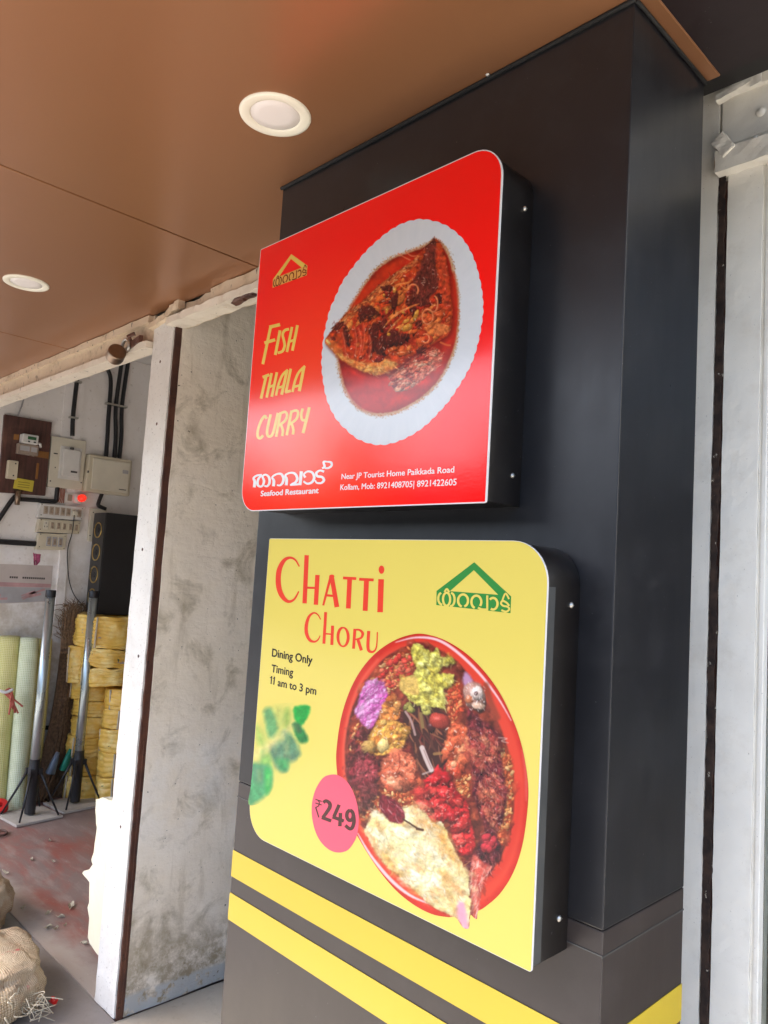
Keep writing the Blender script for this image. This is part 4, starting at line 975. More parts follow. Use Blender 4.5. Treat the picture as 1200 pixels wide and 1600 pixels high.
house(t, lambda P: np.c_[S(Z(660, 860, 7.5)(P)), np.ones(len(P))] @ A_, 1, M_INKYEL, M_LOGOBR, M_INKTAN)
K = 8.; zf = Z(385, 715, K)
strokes('name_lettering', [([(100, 372), (106, 300), (92, 258), (130, 226), (195, 216)], [30, 30, 22, 20, 18]), ([(195, 218), (152, 268), (142, 335), (172, 362), (206, 348), (222, 290), (204, 236), (244, 214), (286, 250), (290, 318), (260, 358), (226, 352)], [16, 24, 26, 20, 22, 26, 20, 18, 26, 26, 20, 16]),
    ([(340, 358), (346, 290), (326, 246), (378, 208), (436, 206), (466, 260), (454, 318), (420, 348), (384, 342)], [30, 28, 20, 18, 24, 28, 26, 18, 14]),
    ([(500, 346), (506, 270), (490, 222), (545, 192), (606, 200), (638, 258), (618, 308), (566, 330)], [30, 28, 20, 18, 24, 28, 24, 16]), ([(548, 342), (672, 332)], 20), ([(672, 344), (690, 172)], [30, 34]),
    ([(738, 250), (722, 208), (768, 174), (826, 188), (850, 250), (822, 308), (764, 326), (716, 296)], [26, 18, 18, 24, 28, 24, 20, 18]),
    ([(974, 176), (922, 162), (878, 192), (890, 232), (948, 244), (972, 282), (938, 318), (882, 314), (862, 282)], [24, 18, 26, 26, 24, 28, 20, 18, 14]),
    ([(950, 134), (980, 112), (968, 56), (1012, 52), (1062, 62), (1068, 100), (1030, 130), (982, 132)], [16, 26, 22, 14, 24, 22, 20, 16])], zf, K, 1, M_WHITE_V, t, 1.2)
text('tagline', 'Seafood Restaurant', zf([(178, 482)])[0], zf([(905, 443)])[0], zf([(178, 414)])[0], 1, M_WHITE_V, t, .032)
zf = Z(520, 715, 5.7143)
text('address_line', 'Near JP Tourist Home Paikkada Road', zf([(78, 193)])[0], zf([(1085, 132)])[0], zf([(78, 143)])[0], 1, M_WHITE_V, t, .014)
text('address_line', 'Kollam, Mob: 8921408705| 8921422605', zf([(68, 290)])[0], zf([(1105, 246)])[0], zf([(68, 238)])[0], 1, M_WHITE_V, t, .012)

# --- rice dish sign
YX0, YX1, YZ0, YZ1 = -.7255, -.0528, .9799, 1.5672
t = thing('meal_sign', 'yellow light box sign with a red bowl meal, lower sign on the pillar', 'sign', (-.39, -.05, YZ0))
casing(t, YX0, YX1, YZ0, YZ1, (.004, .062, .004, .055), True)
MB().box(YX1 - .0028, YX1 - .0012, -.0890, -.0695, YZ0 + .006, YZ1 - .065).build('side_lip', M_LIP, t)
flat('yellow_print', [rrect(YX0, YX1, YZ0, YZ1, (.004, .062, .004, .055), .0007)], 0, M_YEL, t)
K = 6.; zf = Z(420, 860, K)
O_ = ell(698, 812, 48, 88, -90, 270, 20)
CHAT = [([(288, 152), (252, 92), (200, 68), (142, 98), (98, 190), (92, 320), (122, 420), (180, 478), (240, 458), (283, 384)], [12, 16, 22, 34, 46, 48, 44, 28, 18, 12]),
    ([(357, 45), (337, 497)], 39), ([(352, 350), (450, 352)], 19), ([(458, 230), (443, 510)], 39), ([(588, 232), (560, 330), (512, 516)], [26, 22, 18]), ([(588, 246), (606, 330), (640, 532)], [44, 40, 42]), ([(530, 420), (620, 428)], 20), (ell(592, 250, 14, 10, 180, 360, 6), 26),
    ([(697, 258), (822, 265)], 25), ([(760, 262), (747, 545)], 42), ([(848, 271), (985, 277)], 25), ([(918, 275), (905, 567)], 44), ([(1055, 270), (1045, 580)], 50),
    ([(488, 648), (460, 602), (422, 586), (378, 622), (354, 700), (356, 780), (386, 840), (430, 856), (464, 836), (483, 798)], [9, 12, 16, 24, 31, 31, 27, 18, 12, 8]),
    ([(535, 578), (518, 875)], 26), ([(522, 780), (602, 787)], 14), ([(600, 705), (592, 887)], 27), (O_, [14, 16, 20, 24, 26, 26, 26, 24, 20, 16, 14, 16, 20, 24, 26, 26, 26, 24, 20, 14]),
    ([(809, 735), (796, 922)], 26), ([(808, 744), (852, 746), (882, 778), (866, 820), (808, 836)], [14, 18, 26, 20, 12]), ([(836, 832), (870, 938)], 28),
    ([(939, 755), (931, 895), (944, 944), (984, 948), (1012, 900), (1020, 765)], [28, 28, 26, 18, 12, 10])]
for a_, b_ in ((0, 13), (13, 22)): strokes('title_word', CHAT[a_:b_], zf, K, 1, M_INKRED, t, 1.06)
flat('title_dot', [S(zf(ell(1058, 181, 27, 39, 0, 342, 20)))], 1, M_INKRED, t)
zf = Z(410, 1000, 12.)
text('notice_line', 'Dining Only', zf([(178, 304)])[0], zf([(940, 455)])[0], zf([(178, 150)])[0], 1, M_INKDARK, t, .036)
text('notice_line', 'Timing', zf([(168, 598)])[0], zf([(578, 678)])[0], zf([(168, 448)])[0], 1, M_INKDARK, t, .032)
text('notice_line', 'am to 3 pm', zf([(285, 860)])[0], zf([(1012, 1030)])[0], zf([(285, 712)])[0], 1, M_INKDARK, t, .032)
strokes('notice_line', [([(148, 712), (180, 682)], 17), ([(178, 678), (165, 826)], 24), ([(206, 722), (234, 692)], 17), ([(231, 688), (216, 838)], 24)], zf, 12., 1, M_INKDARK, t)
house(t, lambda P: S(Z(660, 860, 7.5)(P)), 1, M_INKGREEN, M_YEL)
LB = paint_leaf((240.44, 219.91, 105.87))
ink_patch('leaf_picture', LB, [(66, 1380), (84, 1200), (105, 960), (128, 760), (200, 668), (400, 650), (590, 650), (620, 800), (570, 1050), (470, 1240), (330, 1400), (190, 1500), (52, 1530)], Z(380, 980, 5.517), 1, t, 90, 260)
BW = paint_bowl(); BW.a = np.clip(BW.a, 0, 1) ** .86
ink_patch('bowl_picture', BW, BOWL, Z(520, 980, 3.334), 2, t, 250, 760, centre=(520, 800))
zf = Z(480, 1200, 11.43)
disc = smooth_closed([(450, 115), (300, 165), (180, 330), (110, 520), (85, 700), (95, 900), (150, 1130), (250, 1320), (400, 1460), (560, 1510), (720, 1470), (830, 1340), (895, 1190), (924, 1000), (920, 800), (885, 600), (810, 390), (700, 225), (570, 135)], 6)
pd = flat('price_disc', [S(zf(disc))], 3, M_PINK, t)
strokes('price_lettering', [([(150, 556), (266, 596)], 20), ([(150, 622), (266, 660)], 20), ([(188, 566), (222, 612), (208, 676), (154, 704)], 20), ([(158, 700), (215, 882)], 24),
    ([(296, 618), (342, 585), (406, 628), (410, 700), (350, 796), (284, 886)], [58, 56, 64, 66, 62, 58]), ([(266, 882), (436, 944)], 58), ([(578, 655), (482, 872)], 60), ([(458, 872), (662, 946)], 58), ([(602, 800), (590, 1040)], 62),
    (ell(772, 846, 58, 88, -90, 270, 18), 62), ([(834, 840), (842, 960), (812, 1062), (762, 1082), (688, 1024)], [62, 64, 64, 60, 58])], zf, 11.43, 4, M_INKBROWN, pd, 1.05)
# ------------------------------------------------------------------ things on the shop wall
XW = -4.42
def wbox(mb, d0, d1, y0, y1, z0, z1): return mb.box(XW + d0, XW + d1, y0, y1, z0, z1)
def hull(mb, d0, d1, q):
    """a board given by four (y, z) corners"""
    v = [(XW + d0, y, z) for y, z in q] + [(XW + d1, y, z) for y, z in q]
    return mb.add(v, [(0, 1, 2, 3), (7, 6, 5, 4)] + [(i, i + 4, (i + 1) % 4 + 4, (i + 1) % 4) for i in range(4)])

t = thing('meter_board', 'dark brown wooden board on the shop wall carrying the meter', 'board', (XW, .65, 1.88))
hull(MB(), .001, .03, [(.506, 2.361), (.791, 2.365), (.795, 1.891), (.518, 1.88)]).build('board', M_WOOD, t, bevel=.003)
wbox(wbox(wbox(MB(), .0302, .031, .672, .79, 2.128, 2.17), .0302, .0305, .57, .60, 2.215, 2.25), .0302, .034, .722, .736, 1.99, 2.09).each('old_mark', mat('ochre_stain', (.30, .13, .03), .6), t)
t = thing('electric_meter', 'small white electric meter with green display on the brown board', 'electric meter', (XW + .03, .65, 2.13))
wbox(MB(), .031, .095, .603, .697, 2.196, 2.254).build('meter_head', M_WHITEP, t, bevel=.006)
wbox(MB(), .095, .0965, .632, .682, 2.222, 2.241).build('display', M_LCD, t)
wbox(wbox(MB(), .095, .0965, .635, .646, 2.205, 2.213), .095, .0965, .668, .682, 2.205, 2.213).each('button', M_BLKP, t)
wbox(MB(), .031, .075, .588, .711, 2.128, 2.195).build('terminal_box', mat('clear_terminal_box', (.34, .27, .22), .25), t, bevel=.006)
wbox(wbox(MB(), .075, .0775, .60, .655, 2.15, 2.18), .075, .0775, .665, .70, 2.15, 2.18).each('terminal', M_GREYP, t)
MB().tube([(XW + .06, .70, 2.215), (XW + .08, .715, 2.205), (XW + .06, .725, 2.19)], .008, 8).build('seal_wire', M_WHITEP, t, True)
t = thing('fuse_cutout', 'narrow cream fuse holder at the lower left of the brown board', 'fuse holder', (XW + .03, .57, 1.97))
wbox(MB(), .031, .065, .543, .604, 1.968, 2.082).build('body', M_CREAM, t, bevel=.006); wbox(wbox(MB(), .065, .067, .582, .59, 2.06, 2.068), .065, .067, .576, .584, 1.985, 1.993).each('screw', M_BLKP, t)
t = thing('yellow_tag_plate', 'small yellow tag plate hanging at the foot of the brown board', 'tag', (XW + .04, .655, 1.9))
hull(MB(), .034, .038, [(.601, 1.981), (.715, 1.975), (.711, 1.905), (.595, 1.914)]).build('plate', M_TAG, t)
mb = MB()
for z in (1.955, 1.94, 1.925): wbox(mb, .038, .0385, .62, .69, z, z + .005)
mb.build('faded_lines', mat('tag_lines', (.38, .30, .03), .6), t)
t = thing('cable_gland', 'short brown metal pipe sleeve under the brown board', 'pipe', (XW + .04, .625, 1.81)); MB().tube([(XW + .045, .623, 1.905), (XW + .045, .626, 1.813)], [.017, .015], 12).build('sleeve', M_BRASS, t, True)

t = thing('breaker_box', 'square cream breaker box with white door beside the brown board', 'breaker box', (XW, .91, 1.95))
hull(MB(), .001, .03, [(.799, 2.279), (1.023, 2.281), (1.025, 1.955), (.804, 1.951)]).build('plate', M_CREAM2, t, bevel=.004)
wbox(MB(), .0305, .036, .858, .998, 2.012, 2.226).build('door_frame', M_WHITEP, t, bevel=.003); wbox(MB(), .0362, .056, .873, .985, 2.03, 2.208).build('door', M_WHITEP, t, bevel=.007)
wbox(wbox(MB(), .0362, .06, .918, .934, 2.205, 2.222), .056, .0575, .929, .971, 2.058, 2.07).each('badge', M_INK2, t)
wbox(wbox(wbox(wbox(MB(), .0303, .032, .82, .845, 2.165, 2.172), .0303, .032, .835, .841, 2.075, 2.083), .0303, .032, .812, .82, 1.985, 1.993), .0303, .032, 1.01, 1.018, 2.0, 2.008).each('screw', M_BLKP, t)
t = thing('distribution_box', 'wide cream distribution box with flat lid under three black pipes', 'distribution box', (XW, 1.18, 1.95))
hull(MB(), .001, .07, [(1.035, 2.198), (1.335, 2.198), (1.338, 1.95), (1.026, 1.946)]).build('case', M_CREAM, t, bevel=.014, seg=3)
hull(MB(), .0702, .083, [(1.059, 2.172), (1.315, 2.175), (1.315, 1.968), (1.062, 1.968)]).build('lid', M_CREAM2, t, bevel=.004)
wbox(MB(), .083, .0845, 1.265, 1.305, 2.098, 2.122).build('latch', M_GREYP, t); wbox(wbox(MB(), .083, .0835, 1.25, 1.30, 1.985, 1.991), .07, .075, 1.03, 1.04, 2.07, 2.085).each('badge', M_INK2, t)

def pipe(name, label, pts, r, group=None, m=None):
    t = thing(name, label, 'conduit', pts[0], group)
    MB().tube(smooth_open(pts, 6) if len(pts) > 2 else pts, r, 10).build('tube', m or M_BLKP, t, True); return t
G = 'black conduits on the shop wall'; e = XW + .02
def clip(t, y, z):
    MB().box(XW, XW + .045, y - .026, y + .026, z - .006, z + .006).build('clip', M_METAL, t, bevel=.002)
t = pipe('conduit', 'black conduit rising straight from the breaker box', [(e, .931, 2.302), (e, .923, 2.475), (e, .931, 2.9)], .014, G); clip(t, .925, 2.42); clip(t, .927, 2.66)
t = pipe('conduit', 'black conduit that bends left at its top, above the wide box', [(e, 1.169, 2.19), (e, 1.165, 2.348), (e, 1.160, 2.45), (e, 1.158, 2.589), (e, 1.152, 2.72), (e, 1.127, 2.785), (e, 1.085, 2.80), (e, .99, 2.82)], .014, G); clip(t, 1.158, 2.56)
t = pipe('conduit', 'middle one of the three black conduits into the wide box', [(e, 1.227, 2.19), (e, 1.222, 2.357), (e, 1.207, 2.5), (e, 1.205, 2.616), (e, 1.218, 2.9)], .014, G); clip(t, 1.204, 2.56)
t = pipe('conduit', 'black conduit nearest the white post, entering the wide box', [(e, 1.263, 2.19), (e, 1.262, 2.365), (e, 1.25, 2.5), (e, 1.248, 2.626), (e, 1.263, 2.9)], .014, G); clip(t, 1.252, 2.56)
pipe('conduit', 'black conduit dropping from the breaker box and running left to the board', [(e, .868, 1.955), (e, .868, 1.90), (e, .866, 1.868), (e, .84, 1.862), (e, .74, 1.857), (e, .64, 1.852)], .014, G)
pipe('conduit', 'black conduit sloping away below the brown board', [(e, .63, 1.875), (e, .60, 1.84), (e, .54, 1.721), (e, .44, 1.52)], .014, G)
pipe('conduit', 'black conduit running left from the lowest switch board', [(e, .772, 1.583), (e, .6, 1.581), (e, .3, 1.578)], .017, G)
pipe('conduit', 'black conduit low on the wall between net rolls and broom', [(e, .6, .445), (e, .95, .429), (e, 1.3, .41)], .014, G)
pipe('conduit', 'short bent black conduit under the wide cream box', [(e, 1.164, 1.95), (e, 1.15, 1.90), (e, 1.147, 1.87), (e, 1.172, 1.858), (e, 1.2, 1.85)], .013, G)
t = thing('loose_wires', 'red brown wires hanging below the breaker box', 'wires', (XW + .02, .89, 1.86))
for k in range(4): MB().tube(smooth_open([(XW + .02 + .004 * k, .884 + .009 * k, 1.952), (XW + .03, .888 + .008 * k, 1.90), (XW + .02, .880 + .012 * k, 1.858)], 4), .0028, 6).build('wire', M_CU, t, True)
t = thing('meter_cable', 'thin grey cable dropping from above to the brown board', 'cable', (XW + .02, .6, 2.37)); MB().tube(smooth_open([(XW + .015, .62, 2.62), (XW + .015, .612, 2.526), (XW + .02, .604, 2.45), (XW + .032, .581, 2.368)], 5), .005, 6).build('cable', M_GREYP, t, True)

t = thing('indicator_lamp', 'glowing red indicator lamp on a small white plate', 'indicator lamp', (XW, .98, 1.86))
hull(MB(), .001, .022, [(.916, 1.928), (1.037, 1.934), (1.034, 1.865), (.918, 1.858)]).build('plate', M_WHITEP, t, bevel=.004)
wbox(MB(), .022, .027, .938, .966, 1.876, 1.918).build('switch', mat('brownish_switch', (.40, .31, .24), .4), t, bevel=.003)
MB().lathe([(.030, 0), (.03, .018), (.024, .022), (.02, .022)], (XW + .022, 1.004, 1.898), (1, .3, .1), 20).build('holder', M_WHITEP, t, True)
tr = NT('red_lamp_glow'); tr.set('Base Color', (.7, .02, .01)); tr.set('Emission Color', (1, .03, .015)); tr.set('Emission Strength', .16); tr.set('Roughness', .25)
MB().lathe([(.021, 0), (.025, .012), (.023, .03), (.014, .042), (.0001, .046)], (XW + .04, 1.012, 1.90), (1, .45, .1), 20).build('bulb', tr.m, t, True)

def switchboard(label, q, n, mods, mod_m, sock=None, plate=None):
    y0, y1, z0, z1 = q; t = thing('switch_board', label, 'switch board', (XW, (y0 + y1) / 2, z0), 'switch boards on the shop wall')
    hull(MB(), .001, .045, [(y0, z1 - .004), (y1, z1 + .004), (y1 - .004, z0 + .004), (y0 - .008, z0 - .004)]).build('box', plate or M_CREAM, t, bevel=.004)
    a, b, c, d = mods
    for k in range(n):
        w = (b - a) / n; yy = a + k * w; m = mod_m
        hull(MB(), .0452, .049, [(yy + w * .12, d), (yy + w * .88, d), (yy + w * .88, c), (yy + w * .12, c)]).build('module', M_CREAM2 if k == sock else m, t, bevel=.0015)
        if k == sock: wbox(wbox(wbox(MB(), .049, .0495, yy + w * .44, yy + w * .56, (c + d) / 2 + .008, (c + d) / 2 + .016), .049, .0495, yy + w * .25, yy + w * .36, (c + d) / 2 - .014, (c + d) / 2 - .006), .049, .0495, yy + w * .64, yy + w * .75, (c + d) / 2 - .014, (c + d) / 2 - .006).build('socket_hole', M_INK2, t)
        else: MB().obox((XW + .050, yy + w * .5, (c + d) / 2), (.003, 0, .001), (0, w * .2, 0), (-.002, 0, (d - c) * .32)).build('rocker', mat('rocker_tan', (.46, .36, .27), .4, vary=.3, vs_=60), t)
    mb = MB()
    for y in (y0 + .008, y1 - .014):
        for z in (z0 + .012, z1 - .012): wbox(mb, .045, .047, y, y + .005, z, z + .005)
    mb.each('screw', M_BLKP, t); return t
switchboard('uppermost switch board, a long white strip of seven switches', (.764, 1.043, 1.753, 1.843), 7, (.782, 1.032, 1.775, 1.826), mat('tan_switch', (.50, .42, .34), .4), 5, M_WHITEP)
switchboard('middle cream switch board with a socket at its left end', (.768, 1.031, 1.662, 1.746), 6, (.79, 1.022, 1.678, 1.735), M_CREAM, 0)
switchboard('lowest and smallest cream switch board with three grey switches', (.773, .949, 1.552, 1.655), 3, (.818, .928, 1.574, 1.634), M_GREYP)
t = thing('socket_plate', 'cream socket plate half hidden by the black loudspeaker', 'socket plate', (XW, 1.13, 1.62))
hull(MB(), .001, .025, [(1.094, 1.845), (1.21, 1.85), (1.19, 1.622), (1.098, 1.625)]).build('plate', M_CREAM2, t, bevel=.006); wbox(wbox(MB(), .025, .027, 1.112, 1.119, 1.815, 1.822), .025, .027, 1.104, 1.111, 1.66, 1.667).each('screw', M_BLKP, t)
t = thing('plug_wire', 'thin black wire hanging from the upper switch board socket', 'wire', (XW + .05, .98, 1.8))
wb = MB().tube(smooth_open([(XW + .055, .979, 1.804), (XW + .06, .975, 1.676), (XW + .03, .968, 1.556), (XW + .02, .99, 1.413), (XW + .02, 1.012, 1.331), (XW + .03, 1.05, 1.255), (XW + .06, 1.13, 1.17)], 6), .0032, 6).build('wire', M_BLKP, t, True)
MB().box(XW + .0495, XW + .078, .962, .994, 1.786, 1.812).build('plug', M_CREAM2, t, bevel=.005)

t = thing('wall_poster', 'faded pinkish poster pasted low on the shop wall', 'poster', (XW, .74, 1.2))
hull(MB(), .0006, .0016, [(.40, 1.442), (.896, 1.451), (.898, 1.222), (.40, 1.190)]).build('sheet', M_PAPER, t)
hull(MB(), .0017, .002, [(.40, 1.335), (.895, 1.335), (.895, 1.312), (.40, 1.305)]).build('pink_band', M_PINKP, t); hull(MB(), .0017, .002, [(.40, 1.303), (.896, 1.31), (.898, 1.226), (.40, 1.194)]).build('grey_band', M_GREYP, t)
mb = MB(); rp = random.Random(5)
for k in range(17):
    if k not in (4, 5): y = .64 + k * .0127; wbox(mb, .0017, .002, y, y + .010, 1.361, 1.373); 
mb.build('faded_lettering', M_INK2, t)
mb = MB()
for (a, b, c, d) in ((.80, 1.285, .72, 1.255), (.80, 1.28, .722, 1.24), (.81, 1.275, .73, 1.232), (.86, 1.30, .78, 1.27), (.60, 1.255, .40, 1.25), (.64, 1.235, .40, 1.225), (.84, 1.27, .765, 1.245)):
    n = Vector((0, c - a, d - b)).normalized().cross(Vector((1, 0, 0))) * .0075; mb.add([(XW + .0022, a, b) - n if 0 else Vector((XW + .0022, a, b)) - n, Vector((XW + .0022, a, b)) + n, Vector((XW + .0022, c, d)) + n * .5, Vector((XW + .0022, c, d)) - n * .5], [(0, 1, 2, 3)])
mb.build('pink_hands', M_PINKP, t)
t = thing('paint_smudge', 'magenta paint smudge on the wall above the poster', 'paint smudge', (XW, .79, 1.45))
hull(hull(MB(), .0004, .001, [(.765, 1.528), (.778, 1.521), (.79, 1.442), (.777, 1.45)]), .0004, .001, [(.779, 1.522), (.813, 1.52), (.812, 1.47), (.791, 1.441)]).build('smear', M_MAG, t, sub=.01, rough=(.002, .01))

# ------------------------------------------------------------------ goods standing in the shop
def tube_stand(label, x, y, twist):
    t = thing('pole_stand', label, 'pole stand', (x, y, .004), 'steel poles on black folding stands')
    c, s = math.cos(twist), math.sin(twist); R = lambda a, b, z: (x + a * c - b * s, y + a * s + b * c, z)
    MB().obox(R(0, 0, .013), (Vector(R(.125, 0, 0)) - Vector(R(0, 0, 0))), (Vector(R(0, .135, 0)) - Vector(R(0, 0, 0))), (0, 0, .007)).build('base_board', M_CARD, t, bevel=.002)
    MB().tube([(x, y, .06), (x + .002, y - .004, 1.278)], .0265, 24).build('pole', M_STEEL, t, True)
    o = MB().lathe([(.0001, 1.312), (.027, 1.312), (.029, 1.308), (.029, 1.272), (.0268, 1.27)], (x + .002, y - .004, 0), n=24).build('cap', M_BLKP, t); auto_smooth(o)
    o = MB().lathe([(.0268, .325), (.0285, .335), (.0295, .30), (.034, .285), (.034, .25), (.030, .24), (.030, .03), (.0001, .03)], (x, y, 0), n=24, wob=lambda w, h: 1 + .03 * math.sin(2 * w) * (h > .28)).build('socket', M_BLKP, t); auto_smooth(o)
    for k, (a, b) in enumerate(((.105, -.11), (.11, .115), (-.11, .115), (-.105, -.115))):
        d = Vector((a, b)).normalized() * .036; e_ = R(a, b, .022); s_ = R(d.x, d.y, .268)
        m_ = R(a * .55, b * .55, .16); lg = MB().tube([s_, m_, e_], [.0085, .0065, .0055], 8).build('leg', M_BLKP, t, True)
        MB().obox(R(d.x, d.y, .268), (.011, 0, 0), (0, .011, 0), (0, 0, .016)).build('hinge', M_BLKP, lg, bevel=.003)
    return t
s1 = tube_stand('steel pole on black stand in front of the pale net rolls', -4.035, .755, .12)
s2 = tube_stand('steel pole on black stand in front of the brooms and rope', -4.118, 1.05, .1)

def net_roll(label, x, y, r, m, lx, z1, seed):
    t = thing('net_roll', label, 'net roll', (x, y, .004), 'rolls of plastic netting leaning on the wall')
    rr = random.Random(seed); n = 36; rows = 26; v = []; f = []; uv = []
    for i in range(rows + 1):
        h = i / rows; z = .006 + h * (z1 - .006)
        for k in range(n + 1):
            w = 2 * math.pi * k / n; q = r * (1 + .035 * math.sin(2 * w + 5 * h + seed) + .03 * math.sin(7 * h + 3 * w))
            v.append((x + lx * h + q * math.cos(w), y + q * math.sin(w), z)); uv.append((k / n * round(2 * math.pi * r / .0105), z / .0105))
    for i in range(rows):
        for k in range(n): f.append((i * (n + 1) + k, i * (n + 1) + k + 1, (i + 1) * (n + 1) + k + 1, (i + 1) * (n + 1) + k))
    top = rows * (n + 1); v.append((x + lx, y, z1 + .006)); uv.append((0, 0)); c = len(v) - 1
    for k in range(n): f.append((top + k, top + k + 1, c))
    me = bpy.data.meshes.new('roll'); me.from_pydata(v, [], f); u = me.uv_layers.new(name='UVMap')
    for l in me.loops: u.data[l.index].uv = uv[l.vertex_index]
    me.polygons.foreach_set('use_smooth', [True] * len(me.polygons)); link('roll', me, m, t); return t
net_roll('yellow net roll at the far left of the shop wall', -4.30, .655, .058, M_ROLLY, -.045, 1.012, 1)
net_roll('pale green white net roll between the yellow rolls', -4.245, .745, .052, M_ROLLG, -.03, 1.008, 2)
net_roll('slim yellow net roll mostly hidden behind the steel pole', -4.34, .862, .052, M_ROLLY, -.02, .99, 3)

def broom(label, x, y, dx, seed, wraps):
    t = thing('stick_broom', label, 'broom', (x, y, .004), 'stick brooms leaning on the wall'); rr = random.Random(seed)
    a = MB(); b = MB()
    for k in range(190):
        w = rr.uniform(0, 6.28); q = math.sqrt(rr.random()); ox, oy = q * math.cos(w), q * math.sin(w); l = rr.uniform(.85, 1.0)
        pts = [(x + ox * .05 + .02, y - .06 + oy * .075 + dx * -.06, rr.uniform(.008, .03)), (x + ox * .042, y - .03 + oy * .062, .3), (x + ox * .034, y - .005 + oy * .048, .6), (x + ox * .034 - .01, y + .008 + oy * .045, .95 * l)]
        a.tube(smooth_open(pts, 3), .0034, 4, False)
    for k in range(130):
        w = rr.uniform(0, 6.28); q = math.sqrt(rr.random()); ox, oy = q * math.cos(w), q * math.sin(w); h = rr.uniform(.98, 1.2)
        pts = [(x - .01 + ox * .034, y + .008 + oy * .045, .90), (x - .012 + ox * .036, y + .008 + oy * .05, 1.0), (x - .012 + ox * .045, y + .005 + oy * .06 + rr.gauss(0, .012), h), (x - .01 + ox * .06, y - .005 + oy * .09 + rr.gauss(0, .03), h + rr.uniform(.0, .06))]
        b.tube(smooth_open(pts, 3), [.003] * 6 + [.0022] * 3 + [.0012], 4, False)
    a.build('stick_bundle', M_STRAW, t); b.build('frayed_tips', M_STRAW2, t)
    for z in (.92, .62):
        MB().lathe([(.045, -.012), (.050, 0), (.045, .012)], (x - .006, y + .01 - (.93 - z) * .03, z), n=20).build('binding', M_STRAW, t, True)
    for (oy, oz, m) in wraps:
        MB().lathe([(.0001, .07), (.012, .07), (.022, .0), (.028, -.06), (.0001, -.065)], (x + .075, y + oy, oz), (.1, .25, 1), 14, wob=lambda w, h: 1 + .12 * math.sin(3 * w)).build('plastic_grip', m, t, True)
    return t
broom('dark stick broom with frayed top standing left of the second pole', -4.32, 1.0, 1, 3, [(-.05, .24, M_BLUEP), (.03, .25, M_GREENP)])
broom('stick broom tucked behind, close to the rope coils', -4.355, 1.062, .2, 8, [(.05, .27, M_GREENP)])

rc = random.Random(11)
def rope_coil(label, x, y, z0, h, r, n, seed):
    t = thing('rope_coil', label, 'rope coil', (x, y, z0), 'yellow rope coils stacked in the shop'); pr = [(.0001, 0), (r * .9, 0.0)]
    for k in range(n):
        for a in (-.5, -.2, .2, .5): pr.append((r * (.965 + .035 * math.cos(a * 2.6)) * (1 - .05 * abs((k + .5) / n * 2 - 1) ** 4), h * (k + .5 + a * .94) / n))
    pr += [(r * .9, h), (r * .45, h * .985), (r * .4, h * .7), (.0001, h * .7)]; rr = random.Random(seed); p, q = rr.uniform(0, 6), rr.uniform(0, 6)
    MB().lathe(pr, (x, y, z0), n=64, wob=lambda w, hh: 1 + .022 * math.sin(2 * w + p) + .015 * math.sin(5 * w + q + 9 * hh) + .012 * math.sin(9 * w + 20 * hh)).build('coil', M_ROPE, t, True, rough=(.011, .09))
    v = rr.uniform(-1.5, -.5); t.rotation_euler = (rr.uniform(-.035, .035), rr.uniform(-.035, .035), rr.uniform(-.3, .3))
    MB().tube([(x + (r * 1.02) * math.cos(v), y + r * 1.02 * math.sin(v), z0 + h * k) for k in (.02, .3, .7, .98)], .006, 6).build('tie', M_STRING, t, True)
    return t
rope_coil('large yellow rope coil on top of the stack, under the loudspeaker', -4.21, 1.20, .957, .198, .198, 9, 1)
rope_coil('yellow rope coil second from the top of the stack', -4.17, 1.205, .842, .113, .172, 6, 2)
rope_coil('yellow rope coil third from the top, under the two wide ones', -4.17, 1.20, .728, .112, .17, 6, 3)
z = .004
for k, (h, lab) in enumerate([(.18, 'lowest yellow rope coil in the front pile beside the white post'), (.145, 'yellow rope coil with a green mark, second up in the front pile'), (.14, 'yellow rope coil third up in the front pile, grey wrapping round it'), (.12, 'yellow rope coil fourth up in the front pile'), (.128, 'topmost yellow rope coil of the narrow front pile')]):
    rope_coil(lab, -4.06 + rc.uniform(-.01, .01), 1.285 + rc.uniform(-.012, .012), z, h - .002, .128, 5, 20 + k); z += h
z = .004
for k, (h, lab) in enumerate([(.15, 'lowest yellow rope coil in the rear pile, behind the second stand'), (.12, 'yellow rope coil second up in the rear pile beside the brooms'), (.12, 'yellow rope coil third up in the rear pile beside the brooms'), (.12, 'yellow rope coil fourth up in the rear pile beside the brooms'), (.105, 'yellow rope coil fifth up in the rear pile beside the brooms'), (.105, 'topmost yellow rope coil of the rear pile')]):
    rope_coil(lab, -4.275 + rc.uniform(-.01, .01), 1.175 + rc.uniform(-.012, .012), z, h - .002, .128, 5, 40 + k); z += h
rope_coil('yellow rope coil stacked at the back by the brooms under the largest one', -4.30, 1.10, .727, .226, .105, 9, 60)

t = thing('loudspeaker', 'tall black loudspeaker standing on the yellow rope coils', 'loudspeaker', (-4.29, 1.3, 1.156))
MB().box(-4.372, -4.20, 1.121, 1.46, 1.157, 1.815).build('cabinet', M_BLKP, t, bevel=.004); MB().box(-4.370, -4.202, 1.113, 1.1205, 1.16, 1.812).build('baffle', mat('grey_black_baffle', (.035, .035, .036), .35), t, bevel=.002)
for z, r in ((1.70, .052), (1.555, .056), (1.41, .056), (1.265, .056)):
    dr = MB().lathe([(r * .84, .002), (r, .006), (r * .98, 0)], (-4.286, 1.1128, z), (0, -1, 0), 28).build('driver_ring', M_GOLD, t, True); MB().lathe([(.0001, -.004), (r * .3, .004), (r * .36, -.006), (r * .83, .001)], (-4.286, 1.1122, z), (0, -1, 0), 28).build('cone', M_BLKP, dr, True)

